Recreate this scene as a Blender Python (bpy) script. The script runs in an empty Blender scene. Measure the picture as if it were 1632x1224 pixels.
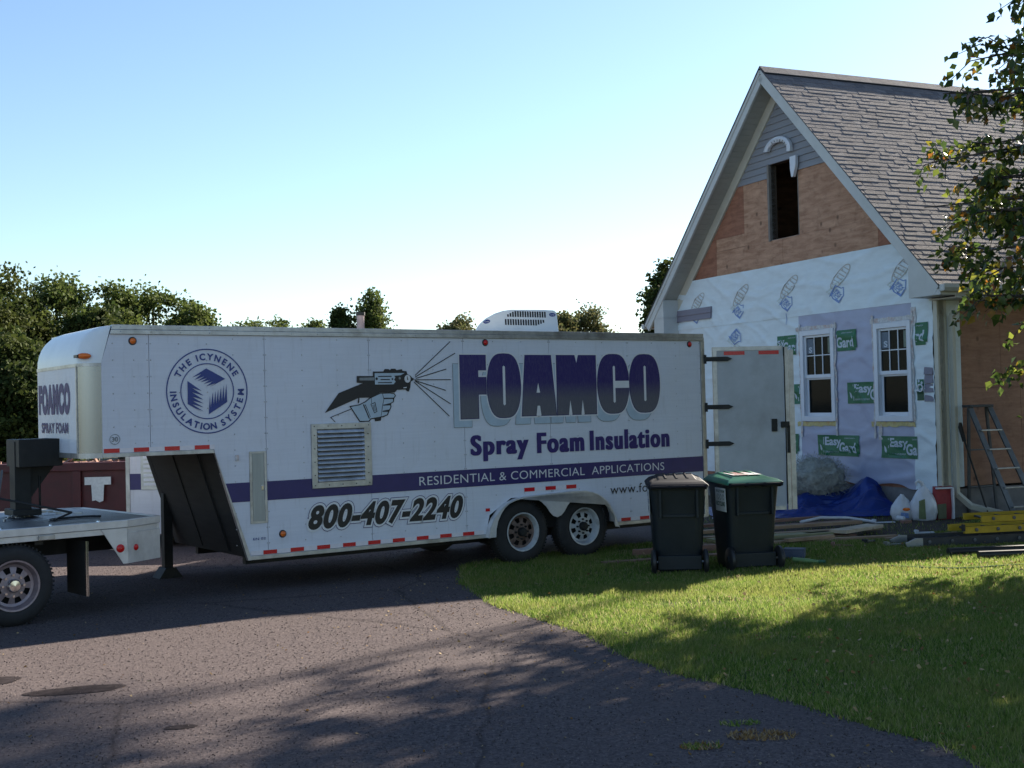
import bpy, bmesh, math, random
import numpy as np
from math import sin, cos, pi, radians, sqrt, atan2
from mathutils import Vector, Matrix, noise
random.seed(7); RNG = np.random.default_rng(7)
SC = bpy.context.scene
COL = SC.collection

# ------------------------------------------------------------------ camera, sky, sun, exposure
cam_data = bpy.data.cameras.new('camera'); cam = bpy.data.objects.new('camera', cam_data); COL.objects.link(cam)
cam_data.sensor_width = 36.0; cam_data.lens = 2032.8 / 1632 * 36.0
cam_data.clip_start = 0.1; cam_data.clip_end = 2000
cam.matrix_world = Matrix.Translation((0, 0, 1.9)) @ Matrix.Rotation(pi / 2 + 0.0170, 4, 'X') @ Matrix.Rotation(-0.0246, 4, 'Z')
SC.camera = cam
SUN_AZ, SUN_EL = 41.0, 25.0          # azimuth measured from +Y towards +X, elevation (degrees)
world = bpy.data.worlds.new('World'); SC.world = world; world.use_nodes = True
wn = world.node_tree.nodes; wl = world.node_tree.links; wn.clear()
sky = wn.new('ShaderNodeTexSky'); sky.sky_type = 'NISHITA'; sky.sun_disc = False
sky.sun_elevation = radians(SUN_EL); sky.sun_rotation = radians(SUN_AZ)
sky.altitude = 50; sky.air_density = 1.0; sky.dust_density = 0.25; sky.ozone_density = 2.6
bg = wn.new('ShaderNodeBackground'); bg.inputs['Strength'].default_value = 0.056
wo = wn.new('ShaderNodeOutputWorld'); wl.new(sky.outputs[0], bg.inputs[0]); wl.new(bg.outputs[0], wo.inputs[0])
sd = bpy.data.lights.new('sun', 'SUN'); sd.energy = 5.0; sd.angle = radians(0.55); sd.color = (1.0, 0.90, 0.76)
sun = bpy.data.objects.new('sun', sd); COL.objects.link(sun)
sdir = Vector((sin(radians(SUN_AZ)) * cos(radians(SUN_EL)), cos(radians(SUN_AZ)) * cos(radians(SUN_EL)), sin(radians(SUN_EL))))
sun.rotation_euler = sdir.to_track_quat('Z', 'Y').to_euler(); sun.location = (30, 40, 40)
SC.view_settings.view_transform = 'Standard'; SC.view_settings.look = 'None'
SC.view_settings.exposure = 1.85; SC.view_settings.gamma = 1.0; SC.view_settings.use_curve_mapping = False

# ------------------------------------------------------------------ helpers
class MB:
    """collects shapes, links them as ONE mesh object"""
    def __init__(s): s.v = []; s.f = []
    def add(s, vs, fs):
        o = len(s.v); s.v += [tuple(p) for p in vs]; s.f += [tuple(i + o for i in f) for f in fs]; return s
    def box(s, x0, x1, y0, y1, z0, z1):
        return s.add([(x0,y0,z0),(x1,y0,z0),(x1,y1,z0),(x0,y1,z0),(x0,y0,z1),(x1,y0,z1),(x1,y1,z1),(x0,y1,z1)],
                     [(0,3,2,1),(4,5,6,7),(0,1,5,4),(1,2,6,5),(2,3,7,6),(3,0,4,7)])
    def bar(s, a, b, w, h, up=(0,0,1)):
        a = Vector(a); b = Vector(b); d = (b - a).normalized(); u = Vector(up)
        r = d.cross(u)
        if r.length < 1e-4: r = d.cross(Vector((1,0,0)))
        r.normalize(); u = r.cross(d).normalized()
        c = [p + r * (sx * w / 2) + u * (sz * h / 2) for p in (a, b) for sx, sz in ((-1,-1),(1,-1),(1,1),(-1,1))]
        return s.add(c, [(0,1,2,3),(4,7,6,5),(0,4,5,1),(1,5,6,2),(2,6,7,3),(3,7,4,0)])
    def tube(s, pts, r, n=8, cap=True):
        pts = [Vector(p) for p in pts]; rr = r if isinstance(r, (list, tuple)) else [r] * len(pts)
        o = len(s.v); prev = None
        for i, p in enumerate(pts):
            d = (pts[min(i+1, len(pts)-1)] - pts[max(i-1, 0)]).normalized()
            if prev is None:
                u = d.cross(Vector((0,0,1)))
                if u.length < 1e-3: u = d.cross(Vector((1,0,0)))
            else: u = prev - d * prev.dot(d)
            u.normalize(); prev = u; w = d.cross(u)
            for k in range(n):
                a = 2 * pi * k / n; s.v.append(tuple(p + u * (cos(a) * rr[i]) + w * (sin(a) * rr[i])))
        for i in range(len(pts) - 1):
            for k in range(n):
                k2 = (k + 1) % n; s.f.append((o+i*n+k, o+i*n+k2, o+(i+1)*n+k2, o+(i+1)*n+k))
        if cap:
            s.f.append(tuple(o + k for k in range(n))[::-1]); s.f.append(tuple(o + (len(pts)-1)*n + k for k in range(n)))
        return s
    def prism(s, poly, fn, d0, d1):
        """poly in 2D, fn(a,b,d)->3D, extruded from depth d0 to d1"""
        n = len(poly); vs = [fn(a, b, d0) for a, b in poly] + [fn(a, b, d1) for a, b in poly]
        fs = [tuple(range(n)), tuple(range(2*n-1, n-1, -1))] + [(i, (i+1) % n + 0, (i+1) % n + n, i + n)[::-1] for i in range(n)]
        return s.add(vs, fs)
    def lathe(s, prof, c, axis='y', n=32, closed=False):
        """prof [(radius, along)] round an axis through c"""
        o = len(s.v); m = len(prof)
        for k in range(n):
            a = 2 * pi * k / n
            for r, t in prof:
                p = (r*cos(a), t, r*sin(a)) if axis == 'y' else ((t, r*cos(a), r*sin(a)) if axis == 'x' else (r*cos(a), r*sin(a), t))
                s.v.append((c[0]+p[0], c[1]+p[1], c[2]+p[2]))
        for k in range(n):
            k2 = (k + 1) % n
            for i in range(m - 1 + (1 if closed else 0)):
                j = (i + 1) % m; s.f.append((o+k*m+i, o+k*m+j, o+k2*m+j, o+k2*m+i))
        return s
    def build(s, name, mat, parent=None, smooth=False, bevel=0, fix=True):
        me = bpy.data.meshes.new(name); me.from_pydata(s.v, [], s.f)
        if fix or bevel:
            bm = bmesh.new(); bm.from_mesh(me)
            if bevel:
                bmesh.ops.remove_doubles(bm, verts=bm.verts, dist=1e-5)
                bmesh.ops.recalc_face_normals(bm, faces=bm.faces)
                ed = [e for e in bm.edges if len(e.link_faces) == 2 and e.calc_face_angle(0) > 0.6]
                bmesh.ops.bevel(bm, geom=ed, offset=bevel, segments=2, affect='EDGES', profile=0.6, clamp_overlap=True)
            else: bmesh.ops.recalc_face_normals(bm, faces=bm.faces)
            bm.to_mesh(me); bm.free()
        if smooth:
            me.polygons.foreach_set('use_smooth', [True] * len(me.polygons))
            if smooth != 'all':
                try: me.set_sharp_from_angle(angle=radians(40))
                except Exception: pass
        me.materials.append(mat)
        return link(name, me, parent)
def link(name, me, parent=None):
    o = bpy.data.objects.new(name, me); COL.objects.link(o)
    if parent is not None: o.parent = parent
    return o
def tag(o, label, cat, group=None):
    o['label'] = label; o['category'] = cat
    if group: o['group'] = group
    return o
def thing(name, label, cat, loc=(0,0,0), rz=0, group=None):
    o = bpy.data.objects.new(name, None); COL.objects.link(o); o.empty_display_size = 0.2
    o.location = loc; o.rotation_euler = (0, 0, rz); return tag(o, label, cat, group)
def kind(o, k): o['kind'] = k; return o
def lab(o, t): o['label'] = t; return o
def copy_tree(o, parent=None):
    c = o.copy(); COL.objects.link(c)
    if parent is not None: c.parent = parent
    for ch in list(o.children): copy_tree(ch, c)
    return c

def curve_geo(splines=None, text=None, offset=0.0, spacing=1.0, fill='BOTH'):
    """filled outline -> (verts2D, faces)"""
    if text is not None:
        cu = bpy.data.curves.new('t', 'FONT'); cu.body = text; cu.size = 1; cu.space_character = spacing
    else:
        cu = bpy.data.curves.new('c', 'CURVE')
        for sp in splines:
            q = cu.splines.new('POLY'); q.points.add(len(sp) - 1); q.use_cyclic_u = True
            for i, (a, b) in enumerate(sp): q.points[i].co = (a, b, 0, 1)
    cu.dimensions = '2D' if text is None else cu.dimensions
    cu.fill_mode = fill if text is None else 'BOTH'; cu.offset = offset; cu.resolution_u = 5; cu.extrude = 0
    o = bpy.data.objects.new('tmp', cu); COL.objects.link(o)
    dg = bpy.context.evaluated_depsgraph_get(); me = bpy.data.meshes.new_from_object(o.evaluated_get(dg))
    v = [(p.co.x, p.co.y) for p in me.vertices]; f = [tuple(p.vertices) for p in me.polygons]
    bpy.data.objects.remove(o); bpy.data.curves.remove(cu); bpy.data.meshes.remove(me)
    return v, f
def bbox(v):
    a = [p[0] for p in v]; b = [p[1] for p in v]; return min(a), max(a), min(b), max(b)
def text_fit(txt, box, offset=0.0, shear=0.0, spacing=1.0, base_offset=None):
    """2D text stretched into box (a0,a1,b0,b1); the stretch comes from base_offset so outlines stay registered"""
    v0, _ = curve_geo(text=txt, offset=offset if base_offset is None else base_offset, spacing=spacing)
    v, f = curve_geo(text=txt, offset=offset, spacing=spacing)
    v0 = [(a + b * shear, b) for a, b in v0]; v = [(a + b * shear, b) for a, b in v]
    x0, x1, y0, y1 = bbox(v0)
    kx = (box[1]-box[0])/(x1-x0); ky = (box[3]-box[2])/(y1-y0)
    return [(box[0]+(a-x0)*kx, box[2]+(b-y0)*ky) for a, b in v], f

# ------------------------------------------------------------------ materials
def newmat(name):
    m = bpy.data.materials.new(name); m.use_nodes = True; nt = m.node_tree
    return m, nt, nt.nodes['Principled BSDF'], nt.nodes, nt.links
def mix_rgb(nt, fac, a, b, mode='MIX'):
    n = nt.nodes.new('ShaderNodeMix'); n.data_type = 'RGBA'; n.blend_type = mode
    for sock, val in ((n.inputs[0], fac), (n.inputs[6], a), (n.inputs[7], b)):
        if hasattr(val, 'is_linked') or isinstance(val, bpy.types.NodeSocket): nt.links.new(val, sock)
        elif isinstance(val, (int, float)): sock.default_value = val
        else: sock.default_value = (*val, 1)
    return n.outputs[2]
def tex_noise(nt, scale, detail=4, rough=0.55, coord='Object', stretch=(1,1,1), dist=0.0):
    tc = nt.nodes.new('ShaderNodeTexCoord'); mp = nt.nodes.new('ShaderNodeMapping'); mp.inputs['Scale'].default_value = stretch
    nt.links.new(tc.outputs[coord], mp.inputs[0])
    n = nt.nodes.new('ShaderNodeTexNoise'); n.inputs['Scale'].default_value = scale; n.inputs['Detail'].default_value = detail
    n.inputs['Roughness'].default_value = rough; n.inputs['Distortion'].default_value = dist
    nt.links.new(mp.outputs[0], n.inputs['Vector']); return n.outputs['Fac']
def ramp(nt, fac, stops):
    r = nt.nodes.new('ShaderNodeValToRGB'); e = r.color_ramp.elements
    while len(e) < len(stops): e.new(0.5)
    for i, (p, c) in enumerate(stops):
        e[i].position = p; e[i].color = (c, c, c, 1) if isinstance(c, (int, float)) else (*c, 1)
    nt.links.new(fac, r.inputs[0]); return r.outputs[0]
def bump(nt, bsdf, height, strength=0.3, dist=0.01):
    b = nt.nodes.new('ShaderNodeBump'); b.inputs['Strength'].default_value = strength; b.inputs['Distance'].default_value = dist
    nt.links.new(height, b.inputs['Height']); nt.links.new(b.outputs[0], bsdf.inputs['Normal'])
def mat(name, col, rough=0.5, metal=0.0, var=0.12, scale=6, bump_s=0.0, bump_scale=60, stretch=(1,1,1), dirt=None, dirt_amt=0.0, spec=0.5):
    m, nt, b, N, L = newmat(name)
    c2 = tuple(max(0, x * (1 - var)) for x in col); c1 = tuple(min(1, x * (1 + var)) for x in col)
    out = mix_rgb(nt, ramp(nt, tex_noise(nt, scale, 5, 0.6, stretch=stretch), [(0.3, 0.0), (0.7, 1.0)]), c2, c1)
    if dirt: out = mix_rgb(nt, ramp(nt, tex_noise(nt, scale * 0.35, 6, 0.65, stretch=stretch), [(0.5, 0.0), (0.75, dirt_amt)]), out, dirt)
    L.new(out, b.inputs['Base Color']); b.inputs['Roughness'].default_value = rough; b.inputs['Metallic'].default_value = metal
    b.inputs['Specular IOR Level'].default_value = spec
    if bump_s: bump(nt, b, tex_noise(nt, bump_scale, 4, 0.6, stretch=stretch), bump_s, 0.004)
    return m

def asphalt_mat():
    m, nt, b, N, L = newmat('asphalt')
    fine = tex_noise(nt, 34, 3, 0.9); med = tex_noise(nt, 9, 6, 0.8); big = tex_noise(nt, 0.7, 6, 0.65)
    c = mix_rgb(nt, ramp(nt, fine, [(0.40, 0.0), (0.60, 1.0)]), (0.046, 0.037, 0.040), (0.155, 0.127, 0.123))
    c = mix_rgb(nt, ramp(nt, med, [(0.40, 0.0), (0.62, 0.55)]), c, (0.088, 0.071, 0.070))
    c = mix_rgb(nt, ramp(nt, big, [(0.38, 0.0), (0.68, 0.6)]), c, (0.095, 0.077, 0.075))
    c = mix_rgb(nt, ramp(nt, tex_noise(nt, 0.25, 3, 0.5, stretch=(1, .35, 1)), [(0.45, 0.0), (0.65, 0.35)]), c, (0.13, 0.106, 0.10))
    vc = nt.nodes.new('ShaderNodeTexVoronoi'); vc.feature = 'DISTANCE_TO_EDGE'; vc.inputs['Scale'].default_value = 0.33
    tcc = nt.nodes.new('ShaderNodeTexCoord'); wv = nt.nodes.new('ShaderNodeMix'); wv.data_type = 'VECTOR'; wv.inputs[0].default_value = 0.12
    nz = nt.nodes.new('ShaderNodeTexNoise'); nz.inputs['Scale'].default_value = 2.5; nz.inputs['Detail'].default_value = 6
    nt.links.new(tcc.outputs['Object'], nz.inputs['Vector']); nt.links.new(tcc.outputs['Object'], wv.inputs[4]); nt.links.new(nz.outputs['Color'], wv.inputs[5]); nt.links.new(wv.outputs[1], vc.inputs['Vector'])
    crack = ramp(nt, vc.outputs['Distance'], [(0.0, 0.55), (0.006, 0.0)]); c = mix_rgb(nt, crack, c, (0.025, 0.02, 0.02))
    L.new(c, b.inputs['Base Color']); b.inputs['Roughness'].default_value = 0.85; b.inputs['Specular IOR Level'].default_value = 0.06
    mx = N.new('ShaderNodeMath'); mx.operation = 'ADD'; L.new(tex_noise(nt, 40, 6, 0.8), mx.inputs[0]); L.new(fine, mx.inputs[1])
    bump(nt, b, mx.outputs[0], 0.7, 0.006)
    return m
def ground_mat(name, c0, c1, c2):
    m, nt, b, N, L = newmat(name)
    c = mix_rgb(nt, ramp(nt, tex_noise(nt, 30, 6, 0.7), [(0.35, 0.0), (0.65, 1.0)]), c0, c1)
    c = mix_rgb(nt, ramp(nt, tex_noise(nt, 1.3, 5, 0.6), [(0.45, 0.0), (0.7, 0.7)]), c, c2)
    L.new(c, b.inputs['Base Color']); b.inputs['Roughness'].default_value = 0.95
    bump(nt, b, tex_noise(nt, 60, 4, 0.7), 0.8, 0.03); return m
def leaf_mat(name, cols, trans=0.35, patch=None, rough=0.8):
    m = bpy.data.materials.new(name); m.use_nodes = True; nt = m.node_tree; N = nt.nodes; L = nt.links; N.clear()
    g = N.new('ShaderNodeNewGeometry'); r = N.new('ShaderNodeValToRGB'); e = r.color_ramp.elements
    while len(e) < len(cols): e.new(0.5)
    for i, (p, c) in enumerate(cols): e[i].position = p; e[i].color = (*c, 1)
    L.new(g.outputs['Random Per Island'], r.inputs[0]); c = r.outputs[0]
    if patch: c = mix_rgb(nt, ramp(nt, tex_noise(nt, patch[0], 3, 0.5), [(0.45, 0.0), (0.62, patch[2])]), c, patch[1])
    d = N.new('ShaderNodeBsdfPrincipled'); d.inputs['Roughness'].default_value = rough; L.new(c, d.inputs['Base Color'])
    t = N.new('ShaderNodeBsdfTranslucent'); L.new(c, t.inputs['Color']); d.inputs['Specular IOR Level'].default_value = 0.5 if rough < .4 else 0.15
    mx = N.new('ShaderNodeMixShader'); mx.inputs[0].default_value = trans; L.new(d.outputs[0], mx.inputs[1]); L.new(t.outputs[0], mx.inputs[2])
    o = N.new('ShaderNodeOutputMaterial'); L.new(mx.outputs[0], o.inputs[0]); return m
def ply_mat(name, c0, c1):
    m, nt, b, N, L = newmat(name)
    w = tex_noise(nt, 2.2, 6, 0.65, stretch=(1, 1, 5.5), dist=0.6)
    c = mix_rgb(nt, ramp(nt, w, [(0.32, 0.0), (0.68, 1.0)]), c0, c1)
    tc = N.new('ShaderNodeTexCoord'); mp = N.new('ShaderNodeMapping'); mp.inputs['Scale'].default_value = (1.0, 1.0, 0.8)
    L.new(tc.outputs['Object'], mp.inputs[0]); vo = N.new('ShaderNodeTexVoronoi'); vo.inputs['Scale'].default_value = 3.3; L.new(mp.outputs[0], vo.inputs['Vector'])
    c = mix_rgb(nt, ramp(nt, vo.outputs['Distance'], [(0.05, 0.85), (0.15, 0.0)]), c, tuple(x * 0.33 for x in c0))
    c = mix_rgb(nt, ramp(nt, tex_noise(nt, 5, 6, 0.7), [(0.5, 0.0), (0.75, 0.55)]), c, tuple(x * 0.55 for x in c0))
    L.new(c, b.inputs['Base Color']); b.inputs['Roughness'].default_value = 0.8; bump(nt, b, w, 0.2, 0.004); return m
def panel_mat():
    """white painted aluminium skin, oil-canned and grubby"""
    m, nt, b, N, L = newmat('white aluminium skin')
    streak = tex_noise(nt, 3.0, 6, 0.7, stretch=(0.5, 1, 14)); drip = tex_noise(nt, 7, 5, 0.7, stretch=(3, 1, 0.35)); cl = tex_noise(nt, 1.3, 4, 0.6)
    c = mix_rgb(nt, ramp(nt, streak, [(0.3, 0.0), (0.7, 1.0)]), (0.60, 0.62, 0.68), (0.67, 0.69, 0.75))
    c = mix_rgb(nt, ramp(nt, drip, [(0.54, 0.0), (0.80, 0.38)]), c, (0.36, 0.36, 0.36))
    c = mix_rgb(nt, ramp(nt, cl, [(0.4, 0.0), (0.75, 0.22)]), c, (0.50, 0.50, 0.51))
    L.new(c, b.inputs['Base Color']); b.inputs['Roughness'].default_value = 0.42; b.inputs['Metallic'].default_value = 0.0
    bump(nt, b, tex_noise(nt, 1.9, 4, 0.5, stretch=(1, 1, .7)), 0.6, 0.05); return m
def grad_mat(name, z0, z1, top, bot):
    """printed vinyl that fades from one ink to another up the lettering"""
    m, nt, b, N, L = newmat(name)
    tc = N.new('ShaderNodeTexCoord'); sx = N.new('ShaderNodeSeparateXYZ'); L.new(tc.outputs['Object'], sx.inputs[0])
    mr = N.new('ShaderNodeMapRange'); mr.inputs[1].default_value = z0; mr.inputs[2].default_value = z1; L.new(sx.outputs['Z'], mr.inputs[0])
    c = mix_rgb(nt, ramp(nt, mr.outputs[0], [(0.0, 0.0), (0.28, 0.1), (0.55, 1.0)]), bot, top)
    c = mix_rgb(nt, ramp(nt, tex_noise(nt, 40, 4, 0.8, stretch=(6, 1, 0.4)), [(0.5, 0.0), (0.8, 0.35)]), c, (0.30, 0.31, 0.34))
    L.new(c, b.inputs['Base Color']); b.inputs['Roughness'].default_value = 0.4; return m
def tread_mat(name, col, rough=0.35, scale=26, rot=0.7):
    m, nt, b, N, L = newmat(name)
    tc = N.new('ShaderNodeTexCoord'); mp = N.new('ShaderNodeMapping'); mp.inputs['Rotation'].default_value = (0, 0, rot); L.new(tc.outputs['Object'], mp.inputs[0])
    w = N.new('ShaderNodeTexWave'); w.inputs['Scale'].default_value = scale; w.inputs['Distortion'].default_value = 0.4; L.new(mp.outputs[0], w.inputs['Vector'])
    c = mix_rgb(nt, ramp(nt, w.outputs['Fac'], [(0.35, 0.0), (0.65, 1.0)]), tuple(x * 0.45 for x in col), col)
    L.new(c, b.inputs['Base Color']); b.inputs['Metallic'].default_value = 0.85; b.inputs['Roughness'].default_value = rough
    bump(nt, b, w.outputs['Fac'], 0.8, 0.006); return m

M = dict(
    asphalt=asphalt_mat(),
    soil=ground_mat('lawn soil', (0.020, 0.028, 0.010), (0.045, 0.055, 0.018), (0.05, 0.042, 0.02)),
    dirt=ground_mat('bare dirt', (0.030, 0.020, 0.014), (0.065, 0.045, 0.032), (0.035, 0.025, 0.018)),
    skin=panel_mat(),
    trim=mat('mill aluminium trim', (0.46, 0.46, 0.46), 0.38, 0.75, 0.18, 9, dirt=(0.16, 0.14, 0.12), dirt_amt=0.6),
    polish=mat('polished stainless corner', (0.30, 0.31, 0.315), 0.27, 0.85, 0.06, 3, stretch=(1, 1, .2)),
    gel=mat('white gelcoat', (0.74, 0.77, 0.78), 0.25, 0, 0.05, 3),
    navy=mat('navy stripe vinyl', (0.022, 0.016, 0.115), 0.35, 0, 0.12, 8),
    purple=mat('purple lettering vinyl', (0.024, 0.011, 0.125), 0.5, 0, 0.15, 20),
    blue=mat('blue logo vinyl', (0.012, 0.035, 0.20), 0.35, 0, 0.1, 12),
    ink=mat('black print', (0.008, 0.008, 0.012), 0.4, 0, 0.1, 12),
    pale=mat('pale blue print', (0.40, 0.49, 0.56), 0.4, 0, 0.08, 8),
    greyp=mat('grey print', (0.20, 0.22, 0.23), 0.4, 0, 0.15, 30),
    white=mat('white print', (0.66, 0.66, 0.66), 0.4, 0, 0.05, 12),
    foamfill=grad_mat('fading purple lettering', 1.77, 2.51, (0.022, 0.012, 0.115), (0.10, 0.10, 0.12)),
    redref=mat('red reflective tape', (0.55, 0.012, 0.020), 0.25, 0, 0.08, 30),
    whref=mat('silver reflective tape', (0.72, 0.68, 0.70), 0.25, 0, 0.05, 30),
    amber=mat('amber lens', (0.75, 0.16, 0.02), 0.12, 0, 0.1, 30),
    redlens=mat('red lens', (0.55, 0.01, 0.01), 0.12, 0, 0.1, 30),
    rubber=mat('tyre rubber', (0.018, 0.018, 0.019), 0.75, 0, 0.25, 12, bump_s=0.3, bump_scale=90),
    blacks=mat('black steel', (0.008, 0.009, 0.009), 0.6, 0.1, 0.3, 10, dirt=(0.05, 0.045, 0.04), dirt_amt=0.5),
    blackp=mat('black plastic', (0.014, 0.015, 0.017), 0.45, 0, 0.2, 8, bump_s=0.1),
    binp=mat('dark bin plastic', (0.009, 0.014, 0.018), 0.5, 0, 0.18, 5, bump_s=0.15, bump_scale=120, dirt=(0.028, 0.028, 0.028), dirt_amt=0.4, spec=.3),
    binlidk=mat('black bin lid plastic', (0.008, 0.008, 0.012), 0.6, 0, 0.18, 7, bump_s=0.12, bump_scale=100, spec=.2),
    binlidg=mat('green bin lid plastic', (0.010, 0.115, 0.055), 0.35, 0, 0.12, 7, bump_s=0.1, bump_scale=100),
    rimw=mat('white painted wheel', (0.50, 0.53, 0.55), 0.4, 0.2, 0.1, 12, dirt=(0.12, 0.09, 0.07), dirt_amt=0.8),
    rimr=mat('rusty wheel disc', (0.16, 0.11, 0.09), 0.65, 0.3, 0.4, 25, dirt=(0.06, 0.03, 0.02), dirt_amt=0.9),
    rimt=mat('weathered silver truck wheel', (0.30, 0.24, 0.25), 0.45, 0.5, 0.15, 15, dirt=(0.10, 0.05, 0.05), dirt_amt=0.5),
    chrome=mat('chrome', (0.7, 0.7, 0.7), 0.15, 1.0, 0.05, 10),
    tread=tread_mat('deck tread plate', (0.26, 0.28, 0.31)),
    darktread=mat('dark gooseneck underplate', (0.020, 0.017, 0.016), .75, .2, .3, 9, stretch=(1, .3, 3)),
    alum=mat('white painted deck rail', (0.62, 0.62, 0.62), 0.32, 0.35, 0.1, 8, dirt=(0.28, 0.27, 0.26), dirt_amt=0.5),
    red=mat('red painted steel', (0.060, 0.006, 0.008), 0.55, 0, 0.25, 5, dirt=(0.045, 0.014, 0.010), dirt_amt=0.8, bump_s=0.2, bump_scale=20),
    debris=mat('demolition debris', (0.20, 0.10, 0.07), 0.9, 0, 0.6, 20, bump_s=0.5, bump_scale=30),
    dark=mat('shade-black void', (0.006, 0.006, 0.007), 0.9, 0, 0.1, 5),  # near-black: shade of rooms and recesses put into the colour
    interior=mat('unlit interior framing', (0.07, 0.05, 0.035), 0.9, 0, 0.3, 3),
    ply=ply_mat('weathered plywood', (0.30, 0.155, 0.092), (0.52, 0.315, 0.205)),
    plyr=ply_mat('red stained plywood', (0.22, 0.090, 0.052), (0.36, 0.165, 0.10)),
    plyl=ply_mat('fresh lower plywood', (0.27, 0.135, 0.085), (0.40, 0.22, 0.14)),
    siding=mat('grey vinyl siding', (0.235, 0.245, 0.27), 0.55, 0, 0.06, 4, bump_s=0.12, bump_scale=40, stretch=(1, 0.3, 6)),
    lilac=mat('faded lilac siding', (0.20, 0.19, 0.235), 0.6, 0, 0.08, 5, bump_s=0.12, stretch=(1, .3, 6)),
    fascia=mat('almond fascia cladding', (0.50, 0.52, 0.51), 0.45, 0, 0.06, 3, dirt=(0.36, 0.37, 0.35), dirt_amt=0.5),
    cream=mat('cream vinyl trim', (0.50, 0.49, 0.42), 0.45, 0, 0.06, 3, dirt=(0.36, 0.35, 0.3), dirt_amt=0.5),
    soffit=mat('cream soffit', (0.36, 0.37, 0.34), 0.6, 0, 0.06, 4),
    wrap=mat('white house wrap', (0.62, 0.71, 0.76), 0.38, 0, 0.06, 5, bump_s=0.45, bump_scale=7, stretch=(1, 0.6, 2.2)),
    wrapg=mat('grey blue house wrap', (0.36, 0.39, 0.52), 0.42, 0, 0.07, 4, bump_s=0.35, bump_scale=6, stretch=(1, 0.8, 1.6)),
    gprint=mat('green wrap print', (0.008, 0.125, 0.055), 0.45, 0, 0.12, 9),
    gdark=mat('dark green wrap print', (0.006, 0.07, 0.035), 0.45, 0, 0.1, 9),
    wprint=mat('white wrap print', (0.45, 0.52, 0.60), 0.45, 0, 0.05, 9),
    bprint=mat('blue wrap print', (0.16, 0.26, 0.52), 0.45, 0, 0.3, 40),
    sprint=mat('faint brown wrap print', (0.44, 0.43, 0.41), 0.5, 0, 0.1, 20),
    yprint=mat('faint olive wrap print', (0.46, 0.52, 0.46), 0.5, 0, 0.1, 20),
    tape=mat('beige flashing tape', (0.50, 0.50, 0.50), 0.5, 0, 0.25, 25, dirt=(0.45, 0.20, 0.14), dirt_amt=0.9),
    ytape=mat('yellow flashing tape', (0.50, 0.44, 0.20), 0.5, 0, 0.15, 25, dirt=(0.50, 0.20, 0.06), dirt_amt=0.9),
    vinylw=mat('white vinyl window', (0.62, 0.66, 0.72), 0.35, 0, 0.04, 4),
    grey=mat('concrete foundation', (0.17, 0.165, 0.165), 0.9, 0, 0.2, 6, bump_s=0.4, bump_scale=50),
    galv=mat('galvanised steel', (0.38, 0.39, 0.40), 0.35, 0.8, 0.15, 15),
    ladd=mat('dull ladder aluminium', (0.12, 0.13, 0.145), 0.45, 0.6, 0.2, 10, dirt=(0.08, 0.08, 0.08), dirt_amt=0.5),
    laddark=mat('dark grey fibreglass', (0.030, 0.032, 0.036), 0.5, 0, 0.25, 8),
    yellow=mat('yellow fibreglass', (0.50, 0.33, 0.015), 0.5, 0, 0.15, 7, dirt=(0.25, 0.17, 0.03), dirt_amt=0.5),
    tarp=mat('blue poly tarp', (0.005, 0.030, 0.20), 0.32, 0, 0.18, 5, bump_s=0.3, bump_scale=14),
    fluff=mat('loose foam insulation', (0.34, 0.36, 0.33), 0.9, 0, 0.25, 14, bump_s=0.7, bump_scale=30),
    wood=ply_mat('pine lumber', (0.26, 0.165, 0.10), (0.40, 0.27, 0.175)),
    woodp=ply_mat('pinkish lumber', (0.20, 0.105, 0.075), (0.31, 0.175, 0.13)),
    woodg=ply_mat('greenish treated lumber', (0.19, 0.175, 0.085), (0.30, 0.275, 0.15)),
    woodw=ply_mat('fresh white pine', (0.40, 0.32, 0.22), (0.55, 0.46, 0.35)),
    bark=mat('bark', (0.075, 0.058, 0.045), 0.9, 0, 0.35, 12, bump_s=0.8, bump_scale=25),
    plas=mat('white plastic bag', (0.60, 0.62, 0.66), 0.35, 0, 0.1, 8, bump_s=0.6, bump_scale=18),
    hose=mat('green garden hose', (0.03, 0.12, 0.05), 0.4, 0, 0.15, 10),
    sticker=mat('white sticker', (0.55, 0.57, 0.56), 0.45, 0, 0.12, 30),
    junk=mat('blue grey box plastic', (0.07, 0.09, 0.14), 0.5, 0, 0.15, 10),
)
def glass_mat():
    m, nt, b, N, L = newmat('window glass'); b.inputs['Base Color'].default_value = (0.01, 0.012, 0.012, 1)
    b.inputs['Roughness'].default_value = 0.05; b.inputs['Specular IOR Level'].default_value = 0.05; b.inputs['Alpha'].default_value = 0.9; return m
M['glass'] = glass_mat()
SH = [mat('asphalt shingle ' + n, c, 0.9, 0, 0.22, 30, bump_s=0.8, bump_scale=150) for n, c in
      (('grey', (0.150, 0.132, 0.135)), ('warm', (0.165, 0.142, 0.142)), ('light', (0.185, 0.165, 0.166)), ('dull', (0.120, 0.107, 0.112)))]

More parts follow.
